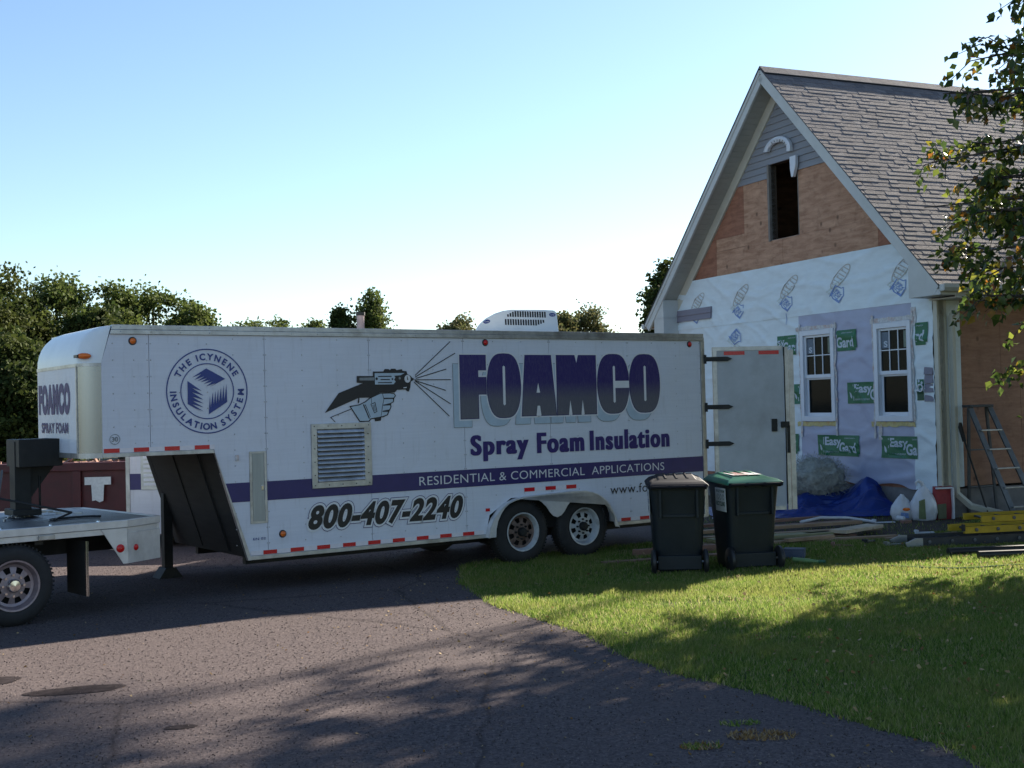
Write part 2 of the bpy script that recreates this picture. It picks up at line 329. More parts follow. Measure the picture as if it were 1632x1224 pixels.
# ------------------------------------------------------------------ ground, driveway, dirt
def sheet(name, poly, z, m, cut=None):
    me = bpy.data.meshes.new(name)
    v, f = curve_geo([poly]) if len(poly) > 4 else (poly, [(0, 1, 2, 3)])
    me.from_pydata([(a, b, z) for a, b in v], [], f); me.materials.append(m)
    bm = bmesh.new(); bm.from_mesh(me); bmesh.ops.recalc_face_normals(bm, faces=bm.faces)
    if sum(q.normal.z for q in bm.faces) < 0: bmesh.ops.reverse_faces(bm, faces=bm.faces)
    bm.to_mesh(me); bm.free()
    o = link(name, me); o['kind'] = 'structure'; return o
def rough_edge(pts, step=0.07, amp=0.035, seed=3):
    r = random.Random(seed); out = []
    for (x0, y0), (x1, y1) in zip(pts[:-1], pts[1:]):
        n = max(1, int(math.hypot(x1-x0, y1-y0) / step)); nx, ny = -(y1-y0), (x1-x0); l = math.hypot(nx, ny)
        for i in range(n):
            t = i / n; d = amp * (noise.noise(Vector((x0+(x1-x0)*t, y0+(y1-y0)*t, 0)) * 2.3) * 2 + r.uniform(-.5, .5))
            out.append((x0+(x1-x0)*t + nx/l*d, y0+(y1-y0)*t + ny/l*d))
    out.append(pts[-1]); return out
sheet('ground', [(-450, -300), (450, -300), (450, 700), (-450, 700)], 0.0, M['soil'])
EDGE = [(3.3, -8.0), (3.0, 1.0), (2.62, 4.6), (2.36, 6.5), (2.30, 6.93), (2.05, 7.35), (1.86, 7.75), (1.52, 8.35), (1.10, 8.92), (0.82, 9.62),
        (0.59, 10.52), (0.25, 11.24), (-0.21, 12.19), (-0.57, 13.76), (-0.62, 15.3), (0.62, 16.44), (2.3, 17.5), (3.1, 20.5), (2.6, 30.0)]
DRIVE = rough_edge(EDGE) + [(-26, 30), (-26, -8)]
sheet('driveway', DRIVE, 0.004, M['asphalt'])
DIRT = rough_edge([(3.1, 17.9), (4.2, 17.55), (5.4, 17.5), (7.0, 18.6), (10.5, 20.4)], 0.1, 0.1) + [(10.5, 21.4), (6.6, 19.6), (3.0, 28.0), (2.4, 22)]
sheet('dirt_patch', DIRT, 0.006, M['dirt'])

# ------------------------------------------------------------------ the long white gooseneck trailer
PH = radians(90 - 55.39)
TR = thing('cargo_trailer', 'long white gooseneck enclosed trailer with purple spray foam lettering, parked across the driveway', 'trailer', (0.465, 15.568, 0), PH)
P3 = lambda a, b, d: (a, d, b)          # trailer side plane: (along, up) at depth d
def rr(s, r0, z0, z1): return s
PROF = [(-5.44, 1.53), (-4.314, 1.53), (-3.949, .40), (-1.02, .40), (-.93, .62), (-.62, .835), (.62, .835), (.90, .62), (1.0, .40), (2.52, .40), (2.52, 2.775), (-5.335, 2.775), (-5.44, 2.41)]
MB().prism(PROF, P3, 0.024, 2.19).build('body', M['skin'], TR)
# skin panels, each its own sheet with a hairline joint
def panel(poly): return MB().prism(poly, P3, 0.0, 0.022).build('side_panel', M['skin'], TR, bevel=0.0015)
G_ = 0.0025; TOPZ = 2.70; BOTZ = .40
panel([(-5.445, 1.53), (-4.967-G_, 1.53), (-4.967-G_, TOPZ), (-5.357, TOPZ), (-5.445, 2.41)])
panel([(-4.967+G_, 1.53), (-4.314, 1.53), (-3.949, BOTZ), (-3.73-G_, BOTZ), (-3.73-G_, TOPZ), (-4.967+G_, TOPZ)])
panel([(-3.73+G_, BOTZ), (-2.49-G_, BOTZ), (-2.49-G_, TOPZ), (-3.73+G_, TOPZ)])
panel([(-2.49+G_, BOTZ), (-1.25-G_, BOTZ), (-1.25-G_, TOPZ), (-2.49+G_, TOPZ)])
panel([(-1.25+G_, BOTZ), (-.99, BOTZ), (-.93, .62), (-.62, .80), (-.01-G_, .80), (-.01-G_, TOPZ), (-1.25+G_, TOPZ)])
panel([(-.01+G_, .80), (.62, .80), (.90, .62), (.98, BOTZ), (1.23-G_, BOTZ), (1.23-G_, TOPZ), (-.01+G_, TOPZ)])
panel([(1.23+G_, BOTZ), (2.49, BOTZ), (2.49, TOPZ), (1.23+G_, TOPZ)])
# roof rail: two stepped extrusions
MB().prism([(-5.357, 2.702), (2.55, 2.702), (2.55, 2.745), (-5.345, 2.745)], P3, -0.018, 0.03).build('roof_rail', M['trim'], TR, bevel=.003)
MB().prism([(-5.345, 2.747), (2.55, 2.747), (2.55, 2.795), (-5.33, 2.795)], P3, -0.010, 0.05).build('roof_rail', M['trim'], TR, bevel=.003)
MB().box(-5.33, 2.52, .05, 2.20, 2.776, 2.79).build('roof_skin', M['gel'], TR)
MB().prism([(-3.95, .355), (-.99, .355), (-.99, .398), (-3.965, .398)], P3, -.010, .04).build('bottom_rail', M['trim'], TR, bevel=.003)
MB().box(1.0, 2.53, -.010, .04, .355, .398).build('bottom_rail', M['trim'], TR, bevel=.003)
MB().prism([(-5.447, 1.488), (-4.303, 1.488), (-4.316, 1.529), (-5.447, 1.529)], P3, -.012, .04).build('gooseneck_trim', M['trim'], TR, bevel=.003)
MB().prism([(-4.300, 1.488), (-3.920, .355), (-3.962, .355), (-4.314, 1.529)], P3, -.012, .04).build('gooseneck_trim', M['trim'], TR, bevel=.003)
MB().box(2.492, 2.56, -.012, .05, .36, 2.70).build('corner_post', M['trim'], TR, bevel=.004)
MB().box(2.50, 2.56, .06, 2.19, 2.62, 2.77).box(2.50, 2.56, .06, 2.19, .36, .46).box(2.50, 2.56, 2.11, 2.19, .46, 2.62).build('rear_frame', M['trim'], TR)
MB().add([(-4.318, .02, 1.527), (-4.318, 2.18, 1.527), (-3.953, 2.18, .38), (-3.953, .02, .38)], [(0, 1, 2, 3)]).build('gooseneck_underpanel', M['darktread'], TR)
TR.children[-1].location = (-.004, 0, 0)
for i in (1, 3, 5):
    MB().bar((-4.332 + i*.006, .06 + i*.40, 1.50), (-3.985 + i*.006, .06 + i*.40, .42), .02, .012, (0, 1, 0)).build('underpanel_rib', M['blacks'], TR)
# rivets: nobody could count them
rv = MB()
def rivet(s, z, y=0.0, r=.0075):
    o = len(rv.v); n = 6
    for k in range(n): rv.v.append((s + r*cos(k*pi/3), y, z + r*sin(k*pi/3)))
    for k in range(n): rv.v.append((s + .5*r*cos(k*pi/3), y-.005, z + .5*r*sin(k*pi/3)))
    for k in range(n): rv.f.append((o+k, o+(k+1) % n, o+n+(k+1) % n, o+n+k))
    rv.f.append(tuple(o+n+k for k in range(n)))
for c in [-5.33, -5.12, -4.985, -4.95, -4.66, -4.365, -4.08, -3.74, -3.715, -3.30, -2.88, -2.5, -2.475, -2.07, -1.66, -1.262, -1.238, -.83, -.42, -.02, .005, .41, .82, 1.22, 1.24, 1.64, 2.05, 2.47]:
    z = 1.62 if c < -4.3 else .52
    while z < 2.68:
        if not (-3.25 < c < -2.45 and 1.02 < z < 1.80) and not (-.95 < c < .95 and z < .85): rivet(c, z)
        z += .165
s_ = -5.25
while s_ < 2.5: rivet(s_, 2.724, -.018); rivet(s_, 2.772, -.010); s_ += .305
kind(rv.build('rivets', M['trim'], TR, smooth=True), 'stuff')

# nose: polished corner, front sheet, rounded gelcoat cap
def ring(ins_s, ins_f, ins_y, z, n=8, m_=10):
    s0, f0 = -5.445 + ins_s, -5.63 + ins_f; y1 = 2.20 - ins_y; pts = []
    r = max(.03, s0 - f0); y0 = ins_y * .03
    for k in range(n + 1):
        a = k / n * pi / 2; pts.append((s0 - r * sin(a), y0 + r * 1.0 * (1 - cos(a)), z))
    R2 = .62
    for k in range(m_ + 1):
        a = k / m_ * pi / 2; pts.append((f0 + R2 * (1 - cos(a)), y1 - R2 + R2 * sin(a), z))
    pts.append((s0 + .1, y1, z)); return pts
def loft(rings, cap_top=False):
    m = MB(); n = len(rings[0]); vs = [p for r in rings for p in r]; fs = []
    for i in range(len(rings)-1):
        for k in range(n-1): fs.append((i*n+k, i*n+k+1, (i+1)*n+k+1, (i+1)*n+k))
    if cap_top: fs.append(tuple((len(rings)-1)*n + k for k in range(n)))
    return m.add(vs, fs)
r0, r1 = ring(0, 0, 0, 1.53), ring(0, 0, 0, 2.395)
loft([r0[:9], r1[:9]]).build('corner_sheet', M['polish'], TR, smooth='all', fix=False)
loft([r0[8:], r1[8:]]).build('front_sheet', M['skin'], TR, smooth='all', fix=False)
MB().bar((-5.634, .185, 1.53), (-5.634, .185, 2.40), .02, .012, (1, 0, 0)).build('corner_bead', M['trim'], TR)
rg = []
for k in range(9):
    a = k / 8 * pi / 2; rg.append(ring(.104*sin(a), .26*(1-cos(a))**1.1, .34*(1-cos(a))**1.3, 2.412 + .372*sin(a)))
loft(rg, True).build('nose_cap', M['gel'], TR, smooth='all', fix=False)
e = ring(-.0, -.006, -.006, 0); loft([[(a, b-.004, z) for a, b, _ in e] for z in (2.385, 2.418)]).build('nose_band', M['trim'], TR, fix=False)
loft([[(a, b-.004, z) for a, b, _ in e] for z in (1.485, 1.535)]).build('nose_band', M['trim'], TR, fix=False)
MB().add([(a, b, 1.487) for a, b, _ in e], [tuple(range(len(e)))]).build('nose_floor', M['blacks'], TR, fix=False)
# worn lettering on the front face: most of it is seen at a glancing angle
for t_, bx_, o_ in (('FOAMCO', (-1.60, -.42, 1.92, 2.24), .07), ('SPRAY FOAM', (-1.5, -.5, 1.73, 1.84), .04)):
    v, f = text_fit(t_, bx_, offset=o_, spacing=1.15, base_offset=o_); me = bpy.data.meshes.new('front_lettering')
    me.from_pydata([(-5.6345, -a, b) for a, b in v], [], f); me.materials.append(M['purple']); link('front_lettering', me, TR)

def flat(name, geo, y, m, parent=None, t=.0012):
    v, f = geo if isinstance(geo, tuple) else curve_geo([geo])
    me = bpy.data.meshes.new(name); me.from_pydata([(a, y, b) for a, b in v], [], f); me.materials.append(m)
    bm = bmesh.new(); bm.from_mesh(me); bmesh.ops.recalc_face_normals(bm, faces=bm.faces)
    if bm.faces and sum(q.normal.y for q in bm.faces) > 0: bmesh.ops.reverse_faces(bm, faces=bm.faces)
    bm.to_mesh(me); bm.free()
    return link(name, me, parent if parent is not None else TR)
Y1, Y2, Y3, Y4, Y5 = -.0058, -.0066, -.0074, -.0082, -.0090
flat('stripe', [(-4.19, 1.168), (-4.127, .968), (2.488, .968), (2.488, 1.168)], -.0052, M['navy'])
# FOAMCO block lettering: dropped shadow letters, white keyline, purple fill
def sel(a0, a1, b0, b1, p=3.2, n=40, t0=0.0, t1=1.0):
    cx, cy, rx, ry = (a0+a1)/2, (b0+b1)/2, (a1-a0)/2, (b1-b0)/2; out = []
    for k in range(n + 1):
        t = (t0 + (t1 - t0) * k / n) * 2 * pi; c, s = cos(t), sin(t)
        out.append((cx + rx*math.copysign(abs(c)**(2/p), c), cy + ry*math.copysign(abs(s)**(2/(p*.62)), s)))
    return out
LET = []
LET.append([[(-1.3,2.50),(-.945,2.50),(-.945,2.331),(-1.055,2.331),(-1.055,2.239),(-.945,2.239),(-.945,2.047),(-1.055,2.047),(-1.055,1.762),(-1.3,1.762)]])
LET.append([sel(-.925,-.446,1.762,2.518)[:-1], [(-.70,1.925),(-.686,1.908),(-.670,1.925),(-.672,2.36),(-.686,2.378),(-.698,2.36)][::-1]])
LET.append([[(-.432,1.775),(-.372,2.50),(.009,2.50),(.080,1.775),(-.150,1.775),(-.165,1.887),(-.205,1.887),(-.220,1.775)], [(-.212,2.05),(-.162,2.05),(-.187,2.165)][::-1]])
LET.append([[(.098,1.775),(.098,2.50),(.372,2.50),(.403,2.42),(.434,2.50),(.706,2.50),(.706,1.775),(.515,1.775),(.489,1.94),(.463,1.775),(.325,1.775),(.297,1.94),(.270,1.775)]])
cst = sel(.733, 1.238, 1.775, 2.515, n=60); up = [p for p in cst if p[1] > 2.179 and p[0] > .98][:1]
LET.append([[p for p in cst if not (p[0] > 1.0 and 2.085 < p[1] < 2.185)][:]])
c0 = [p for p in cst[:-1] if p[1] >= 2.185 or p[0] < 1.0 or p[1] <= 2.085]
i0 = next(i for i, p in enumerate(c0) if p[1] >= 2.185 and p[0] > 1.0); c0 = c0[i0:] + c0[:i0]
LET[-1] = [[(1.234, 2.182)] + c0 + [(1.234, 2.092), (1.012, 2.092), (1.012, 1.915), (.998, 1.903), (.986, 1.915), (.986, 2.36), (.998, 2.374), (1.012, 2.36), (1.012, 2.182)]]
LET.append([sel(1.252,1.757,1.775,2.515)[:-1], [(1.495,1.94),(1.508,1.925),(1.522,1.94),(1.520,2.35),(1.508,2.368),(1.496,2.35)][::-1]])
for L_ in LET:
    outer = [[L_[0]]]
    sh = [[(a-.095, b-.098) for a, b in L_[0]]]
    flat('shadow_letter', curve_geo(sh, offset=.006), Y1, M['greyp'])
    flat('shadow_letter', curve_geo(sh, offset=.0), Y2, M['pale'])
    flat('letter_keyline', curve_geo([L_[0]], offset=.024), Y3, M['white'])
    flat('letter_outline', curve_geo([L_[0]], offset=.008), Y4, M['navy'])
    flat('letter', curve_geo([L_[0]]), Y5, M['foamfill'])
for q_ in ([(-.703,1.92),(-.686,1.905),(-.668,1.92),(-.668,2.365),(-.686,2.38),(-.703,2.365)], [(-.214,2.05),(-.160,2.05),(-.187,2.168)], [(-.222,1.772),(-.203,1.892),(-.167,1.892),(-.148,1.772)],
           [(1.490,1.93),(1.508,1.915),(1.526,1.93),(1.526,2.36),(1.508,2.375),(1.490,2.36)], [(.981,1.92),(.998,1.903),(1.016,1.92),(1.016,2.092),(1.242,2.092),(1.242,2.182),(1.016,2.182),(1.016,2.36),(.998,2.375),(.981,2.36)],
           [(.271,1.772),(.297,1.95),(.324,1.772)], [(.464,1.772),(.489,1.95),(.514,1.772)], [(.376,2.508),(.403,2.41),(.430,2.508)]):
    flat('letter_counter', q_, Y5-.0008, M['white'])
for w_, s0, s1 in (('Spray', -1.18, -.345), ('Foam', -.225, .50), ('Insulation', .585, 1.905)):
    d = 1.50 if 'y' in w_ else 0
    bx = (s0, s1, 1.315, 1.565) if not d else (s0, s1, 1.255, 1.565)
    tv, tf = text_fit(w_, (bx[0], bx[1]-.026, bx[2], bx[3]), offset=.022, spacing=1.2, base_offset=.022)
    for q_ in range(4): flat('lettering', ([(a+q_*.0087, b) for a, b in tv], tf), Y2-.00015*q_, M['purple'])
flat('lettering', text_fit('RESIDENTIAL & COMMERCIAL  APPLICATIONS', (-1.88, 1.80, 1.018, 1.118), offset=-.004, spacing=1.05), Y2, M['white'])
flat('lettering', text_fit('www.foamco.com', (.895, 2.33, .755, .872), offset=.0, spacing=1.08), Y2, M['ink'])
PB = (-3.27, -1.30, .612, .880)
for off, y, m_ in ((.135, Y1, 'navy'), (.115, Y2, 'white'), (.048, Y3, 'ink')):
    flat('phone_number', text_fit('800-407-2240', PB, offset=off, shear=.30, spacing=1.12, base_offset=.048), y, M[m_])
# round insulation emblem
CX, CZ, R_ = -4.365, 2.126, .436
def annulus(r0, r1, n=72):
    return [(CX + r1*cos(2*pi*k/n), CZ + r1*sin(2*pi*k/n)) for k in range(n)] , [(CX + r0*cos(-2*pi*k/n), CZ + r0*sin(-2*pi*k/n)) for k in range(n)]
flat('emblem_ring', curve_geo(list(annulus(R_-.012, R_))), Y1, M['blue'])
flat('emblem_ring', curve_geo(list(annulus(.277, .287))), Y1, M['blue'])
def arc_text(txt, r, a0, a1, h, inward=False):
    m = MB(); n = len(txt)
    wd = [(.45 if c in ' I' else (1.25 if c == 'M' else 1.0)) for c in txt]; tot = sum(wd) - (wd[0]+wd[-1])/2; acc = 0
    for i, ch in enumerate(txt):
        t = 0 if i == 0 else acc; a = a0 + (a1 - a0) * t / tot
        if i < n-1: acc += (wd[i] + wd[i+1]) / 2
        if ch == ' ': continue
        v, f = curve_geo(text=ch, offset=.035); x0, x1, y0, y1 = bbox(v); k = h / .74; cx = (x0+x1)/2
        out = []
        for p, q in v:
            u, w = (p-cx)*k, q*k
            if inward: rad = r - w + h; aa = a + u/(r+h/2)
            else: rad = r + w; aa = a - u/(r+h/2)
            out.append((CX + rad*cos(aa), Y1, CZ + rad*sin(aa)))
        m.add(out, f)
    return m
arc_text('THE ICYNENE', .322, radians(150), radians(31), .068).build('emblem_lettering', M['blue'], TR)
arc_text('INSULATION SYSTEM', .326, radians(181), radians(358), .068, True).build('emblem_lettering', M['blue'], TR)
ART = dict(
cube_top=[(-4.374, 2.36), (-4.171, 2.251), (-4.338, 2.169), (-4.273, 2.208), (-4.382, 2.175), (-4.306, 2.225), (-4.408, 2.199), (-4.332, 2.244), (-4.438, 2.218), (-4.367, 2.261), (-4.471, 2.231), (-4.393, 2.28), (-4.503, 2.243), (-4.427, 2.302), (-4.528, 2.267)],
cube_left=[(-4.575, 2.232), (-4.427, 2.129), (-4.53, 2.162), (-4.408, 2.081), (-4.531, 2.118), (-4.411, 2.039), (-4.532, 2.072), (-4.409, 1.999), (-4.533, 2.033), (-4.41, 1.96), (-4.534, 1.997), (-4.409, 1.919), (-4.496, 1.955), (-4.42, 1.907), (-4.577, 1.998)],
cube_right=[(-4.357, 1.888), (-4.34, 2.082), (-4.334, 1.955), (-4.309, 2.115), (-4.301, 1.976), (-4.28, 2.13), (-4.274, 1.984), (-4.25, 2.148), (-4.247, 1.996), (-4.219, 2.165), (-4.213, 2.016), (-4.19, 2.186), (-4.185, 2.024), (-4.16, 2.2), (-4.155, 2.011)],
gun=[(-3.045, 1.871), (-2.873, 2.084), (-2.573, 2.19), (-2.649, 2.196), (-2.647, 2.27), (-2.446, 2.268), (-2.445, 2.318), (-2.313, 2.318), (-2.295, 2.345), (-2.247, 2.345), (-2.229, 2.333), (-2.211, 2.348), (-2.158, 2.348), (-2.145, 2.332), (-2.078, 2.342), (-2.065, 2.324), (-2.016, 2.32), (-2.003, 2.285), (-1.963, 2.267), (-1.945, 2.245), (-1.923, 2.237), (-1.923, 2.221), (-1.96, 2.202), (-1.971, 2.136), (-1.988, 2.089), (-2.013, 2.093), (-2.035, 2.113), (-2.142, 2.11), (-2.174, 2.08), (-2.355, 2.082), (-2.478, 2.03), (-2.582, 2.028), (-2.625, 2.029)],
barrel=[(-2.615, 2.25), (-2.429, 2.253), (-2.43, 2.218), (-2.615, 2.22)],
plate=[(-2.423, 2.299), (-2.039, 2.299), (-2.093, 2.274), (-2.173, 2.269), (-2.161, 2.247), (-2.179, 2.224), (-2.157, 2.204), (-2.185, 2.173), (-2.422, 2.173)],
glove=[(-2.746, 1.94), (-2.626, 1.956), (-2.548, 1.989), (-2.495, 2.027), (-2.355, 2.08), (-2.232, 2.08), (-2.174, 2.072), (-2.157, 2.044), (-2.18, 2.014), (-2.186, 1.975), (-2.221, 1.956), (-2.218, 1.921), (-2.237, 1.883), (-2.251, 1.86), (-2.265, 1.829), (-2.327, 1.807), (-2.379, 1.801), (-2.48, 1.788), (-2.502, 1.762), (-2.623, 1.761)],
glove_in=[(-2.725, 1.93), (-2.622, 1.945), (-2.54, 1.98), (-2.487, 2.017), (-2.355, 2.069), (-2.232, 2.07), (-2.183, 2.062), (-2.17, 2.045), (-2.19, 2.023), (-2.312, 2.024), (-2.313, 2.008), (-2.198, 2.008), (-2.197, 1.981), (-2.23, 1.964), (-2.323, 1.946), (-2.323, 1.935), (-2.235, 1.937), (-2.232, 1.92), (-2.247, 1.892), (-2.334, 1.879), (-2.334, 1.866), (-2.265, 1.864), (-2.278, 1.836), (-2.335, 1.819), (-2.388, 1.811), (-2.488, 1.798), (-2.511, 1.772), (-2.616, 1.773)],
)
for k_ in ('cube_top', 'cube_left', 'cube_right'): flat('emblem_cube', ART[k_], Y1, M['blue'])
flat('glove_print', ART['glove'], Y1, M['ink']); flat('glove_print', ART['glove_in'], Y2, M['pale'])
gun_o = flat('spray_gun_print', ART['gun'], Y3, M['ink'])
flat('spray_gun_print', ART['barrel'], Y4, M['greyp']); flat('spray_gun_print', ART['plate'], Y4, M['pale'])
m_ = []
for q in ([(-2.38, 2.268), (-2.209, 2.269), (-2.209, 2.257), (-2.381, 2.256)], [(-2.351, 2.233), (-2.232, 2.233), (-2.232, 2.221), (-2.351, 2.221)], [(-2.382, 2.198), (-2.206, 2.199), (-2.207, 2.187), (-2.383, 2.187)],
          [(-2.40+.016*cos(k), 2.237+.016*sin(k)) for k in np.arange(0, 6.28, .6)], [(-2.20+.011*cos(k), 2.232+.011*sin(k)) for k in np.arange(0, 6.28, .6)]): m_.append(q)
flat('spray_gun_print', curve_geo(m_), Y5, M['ink'])
flat('gauge_print', [(-2.004+.040*cos(k), 2.233+.044*sin(k)) for k in np.arange(0, 6.28, .3)], Y4, M['white'])
flat('gauge_print', [(-2.012, 2.262), (-2.006, 2.262), (-1.995, 2.222), (-2.008, 2.218)], Y5, M['ink'])
flat('gauge_print', [(-2.105+.015*cos(k), 2.241+.015*sin(k)) for k in np.arange(0, 6.28, .5)], Y4, M['greyp'])
flat('gauge_print', [(-2.06, 2.135), (-2.015, 2.143), (-2.018, 2.131), (-2.06, 2.126)], Y4, M['white'])
flat('glove_print', curve_geo([[(-2.579, 1.952), (-2.51, 1.797), (-2.494, 1.796), (-2.565, 1.957)], [(-2.553, 1.95), (-2.49, 1.81), (-2.484, 1.812), (-2.545, 1.955)], [(-2.333, 2.07), (-2.317, 2.008), (-2.337, 1.931), (-2.357, 1.816), (-2.351, 1.816), (-2.329, 1.931), (-2.309, 2.008), (-2.326, 2.07)], [(-2.474, 2.03), (-2.468, 2.03), (-2.467, 1.965), (-2.473, 1.965)]]), Y3, M['ink'])
flat('glove_print', [(-2.484, 1.957), (-2.423, 1.979), (-2.399, 1.871), (-2.439, 1.853)], Y3, M['ink'])
flat('glove_print', [(-2.474, 1.952), (-2.430, 1.967), (-2.410, 1.874), (-2.436, 1.864)], Y4, M['pale'])
flat('glove_print', curve_geo([[(-2.459, 1.945), (-2.452, 1.948), (-2.434, 1.877), (-2.440, 1.876)], [(-2.443, 1.952), (-2.436, 1.954), (-2.420, 1.88), (-2.426, 1.879)]]), Y5, M['ink'])
flat('spray_gun_print', curve_geo([[(-2.434, 1.795), (-2.349, 1.806), (-2.358, 1.77), (-2.433, 1.764)], [(-2.633, 2.03), (-2.620, 2.03), (-2.622, 1.985), (-2.635, 1.964), (-2.643, 1.97)]]), Y3, M['ink'])
def strokes(name, lines, w, y, m):
    q = MB()
    for a, b in lines:
        d = Vector((b[0]-a[0], b[1]-a[1])).normalized(); n = Vector((-d.y, d.x)) * w/2
        q.add([(a[0]-n.x, y, a[1]-n.y), (a[0]+n.x, y, a[1]+n.y), (b[0]+n.x, y, b[1]+n.y), (b[0]-n.x, y, b[1]-n.y)], [(0, 1, 2, 3)])
    return q.build(name, m, TR)
strokes('spray_line_print', [((-2.723, 1.907), (-2.976, 1.822)), ((-2.976, 1.824), (-2.919, 1.768))], .008, Y1, M['ink'])
strokes('spray_line_print', [((-1.903, 2.271), (-1.424, 2.66)), ((-1.903, 2.252), (-1.361, 2.526)), ((-1.893, 2.237), (-1.485, 2.342)), ((-1.914, 2.221), (-1.429, 2.219)), ((-1.904, 2.212), (-1.499, 2.096)), ((-1.904, 2.206), (-1.437, 1.939)), ((-1.919, 2.197), (-1.457, 1.797))], .010, Y1, M['ink'])
flat('size_decal', curve_geo([[(-5.325+.052*cos(k), 1.665+.052*sin(k)) for k in np.arange(0, 6.28, .25)], [(-5.325+.046*cos(-k), 1.665+.046*sin(-k)) for k in np.arange(0, 6.28, .25)]]), Y1, M['greyp'])
flat('size_decal', text_fit('30', (-5.357, -5.293, 1.642, 1.690), offset=.03), Y1, M['greyp'])
flat('size_decal', text_fit('EN 02', (-3.90, -3.76, .560, .585), offset=.01), Y1, M['blue'])

# reflective tape: one silver run with a red block every foot
def tape(runs, z0, z1, s0, s1):
    MB().box(s0, s1, -.0048, -.003, z0, z1).build('reflective_strip', M['whref'], TR)
    for a, b in runs: MB().box(a, b, -.0062, -.0042, z0+.002, z1-.002).build('red_reflector', M['redref'], TR)
tape([(-5.435, -5.28), (-5.139, -4.985), (-4.827, -4.67), (-4.514, -4.355)], 1.531, 1.577, -5.443, -4.30)
tape([(x, x+.155) for x in (-3.79, -3.48, -3.17, -2.86, -2.55, -2.24, -1.93, -1.62, -1.31)], .402, .448, -3.93, -1.02)
tape([(x, x+.155) for x in (1.06, 1.37, 1.68, 1.99, 2.30)], .402, .448, 1.02, 2.485)
tape([(-.428, -.275), (-.112, .043), (.203, .358)], .862, .912, -.43, .36)
MB().box(-.985, -.93, -.008, 0, .665, .70).build('side_marker', M['redref'], TR)
def lamp(s, z, lens, y=0.0):
    o = MB().lathe([(.001, y-.012), (.036, y-.012), (.042, y-.004), (.042, y)], (s, 0, z), n=20).build('marker_lamp', M['blackp'], TR, smooth=True)
    MB().lathe([(.001, y-.026), (.018, y-.024), (.029, y-.017), (.030, y-.010)], (s, 0, z), n=18).build('lens', M[lens], o, smooth='all')
lamp(-5.13, 2.635, 'amber'); lamp(-.937, 2.652, 'redlens'); lamp(2.30, 2.655, 'redlens'); lamp(-3.565, .603, 'amber')
o = MB().box(-5.66, -5.60, .05, .17, 2.472, 2.50).build('cap_lamp', M['blackp'], TR); lab(o, 'amber clearance lamp on the rounded nose corner')
v_ = []
MB().lathe([(.001, -.03), (.03, -.028), (.052, -.012), (.055, .02)], (0, 0, 0), n=18).build('lens', M['amber'], o, smooth='all')
o.children[0].location = (-5.60, .045, 2.487); o.children[0].scale = (1.25, 1, .55); o.children[0].rotation_euler = (0, 0, -.7)
# flush compartment hatch and the generator louvre
h = MB().box(-3.925, -3.735, -.010, .0, .733, .755).box(-3.925, -3.735, -.010, 0, 1.467, 1.489).box(-3.925, -3.897, -.010, 0, .755, 1.467).box(-3.760, -3.735, -.010, 0, .755, 1.467).build('compartment_hatch', M['trim'], TR, bevel=.002)
MB().box(-3.894, -3.763, -.006, 0, .758, 1.464).build('hatch_door', mat('ribbed dull hatch', (.33, .35, .34), .4, .4, .12, 6, stretch=(6, 1, .3)), h)
MB().box(-3.80, -3.775, -.016, -.006, 1.08, 1.13).build('latch', M['chrome'], h, bevel=.003)
h = MB().box(-3.213, -2.49, -.020, .0, 1.060, 1.122).box(-3.213, -2.49, -.020, 0, 1.697, 1.757).box(-3.213, -3.147, -.020, 0, 1.122, 1.697).box(-2.575, -2.49, -.020, 0, 1.122, 1.697).build('louvre_frame', M['trim'], TR, bevel=.003)
lab(h, 'square aluminium louvre frame over the generator compartment')
MB().box(-3.147, -2.575, -.002, .004, 1.122, 1.697).build('vent_opening', M['dark'], h)
for k in range(12):
    z = 1.130 + k * .0475
    MB().add([(-3.145, -.004, z+.042), (-2.577, -.004, z+.042), (-2.577, -.030, z+.004), (-3.145, -.030, z+.004), (-3.145, -.004, z+.039), (-2.577, -.004, z+.039), (-2.577, -.030, z), (-3.145, -.030, z)],
             [(0, 1, 2, 3), (7, 6, 5, 4), (3, 2, 6, 7), (0, 4, 5, 1)]).build('slat', M['trim'], h)
q = MB()
for a in np.linspace(-3.18, -2.52, 5):
    for z in (1.09, 1.728): q.lathe([(.001, -.024), (.006, -.023), (.007, -.02)], (a, 0, z), n=8)
for z in np.linspace(1.2, 1.63, 4):
    for a in (-3.18, -2.53): q.lathe([(.001, -.024), (.006, -.023), (.007, -.02)], (a, 0, z), n=8)
kind(q.build('screws', M['blacks'], h), 'stuff')
MB().box(-4.08, -4.045, -.022, 0, 1.40, 1.46).build('vent_cap', M['tape'], TR, bevel=.004)

# tandem fender: face plate between the arches, rolled lip outside
def arch(s): # outer outline height of fender
    return s
FO = [(-1.0, .36), (-.975, .48), (-.92, .58), (-.83, .675), (-.73, .745), (-.60, .79), (-.42, .812), (.25, .835), (.45, .830), (.62, .785), (.75, .70), (.85, .58), (.92, .46), (.965, .345)]
def inner_arc(cx, r, a0, a1, n=12): return [(cx + r*cos(a0+(a1-a0)*k/n), .385 + r*sin(a0+(a1-a0)*k/n)) for k in range(n+1)]
i1 = inner_arc(.475, .425, radians(-3), radians(150)); i2 = inner_arc(-.475, .425, radians(30), radians(183))
FI = i1 + [(.06, .555), (.0, .535), (-.06, .555)] + i2
face = FO + FI
f = MB().prism(FO[:1] + FO[1:] + FI, P3, -.085, -.079).build('fender', M['alum'], TR)
q = MB()
for (a0, b0), (a1, b1) in zip(FO[:-1], FO[1:]): q.add([(a0, -.088, b0), (a1, -.088, b1), (a1, .0, b1), (a0, .0, b0)], [(0, 1, 2, 3)])
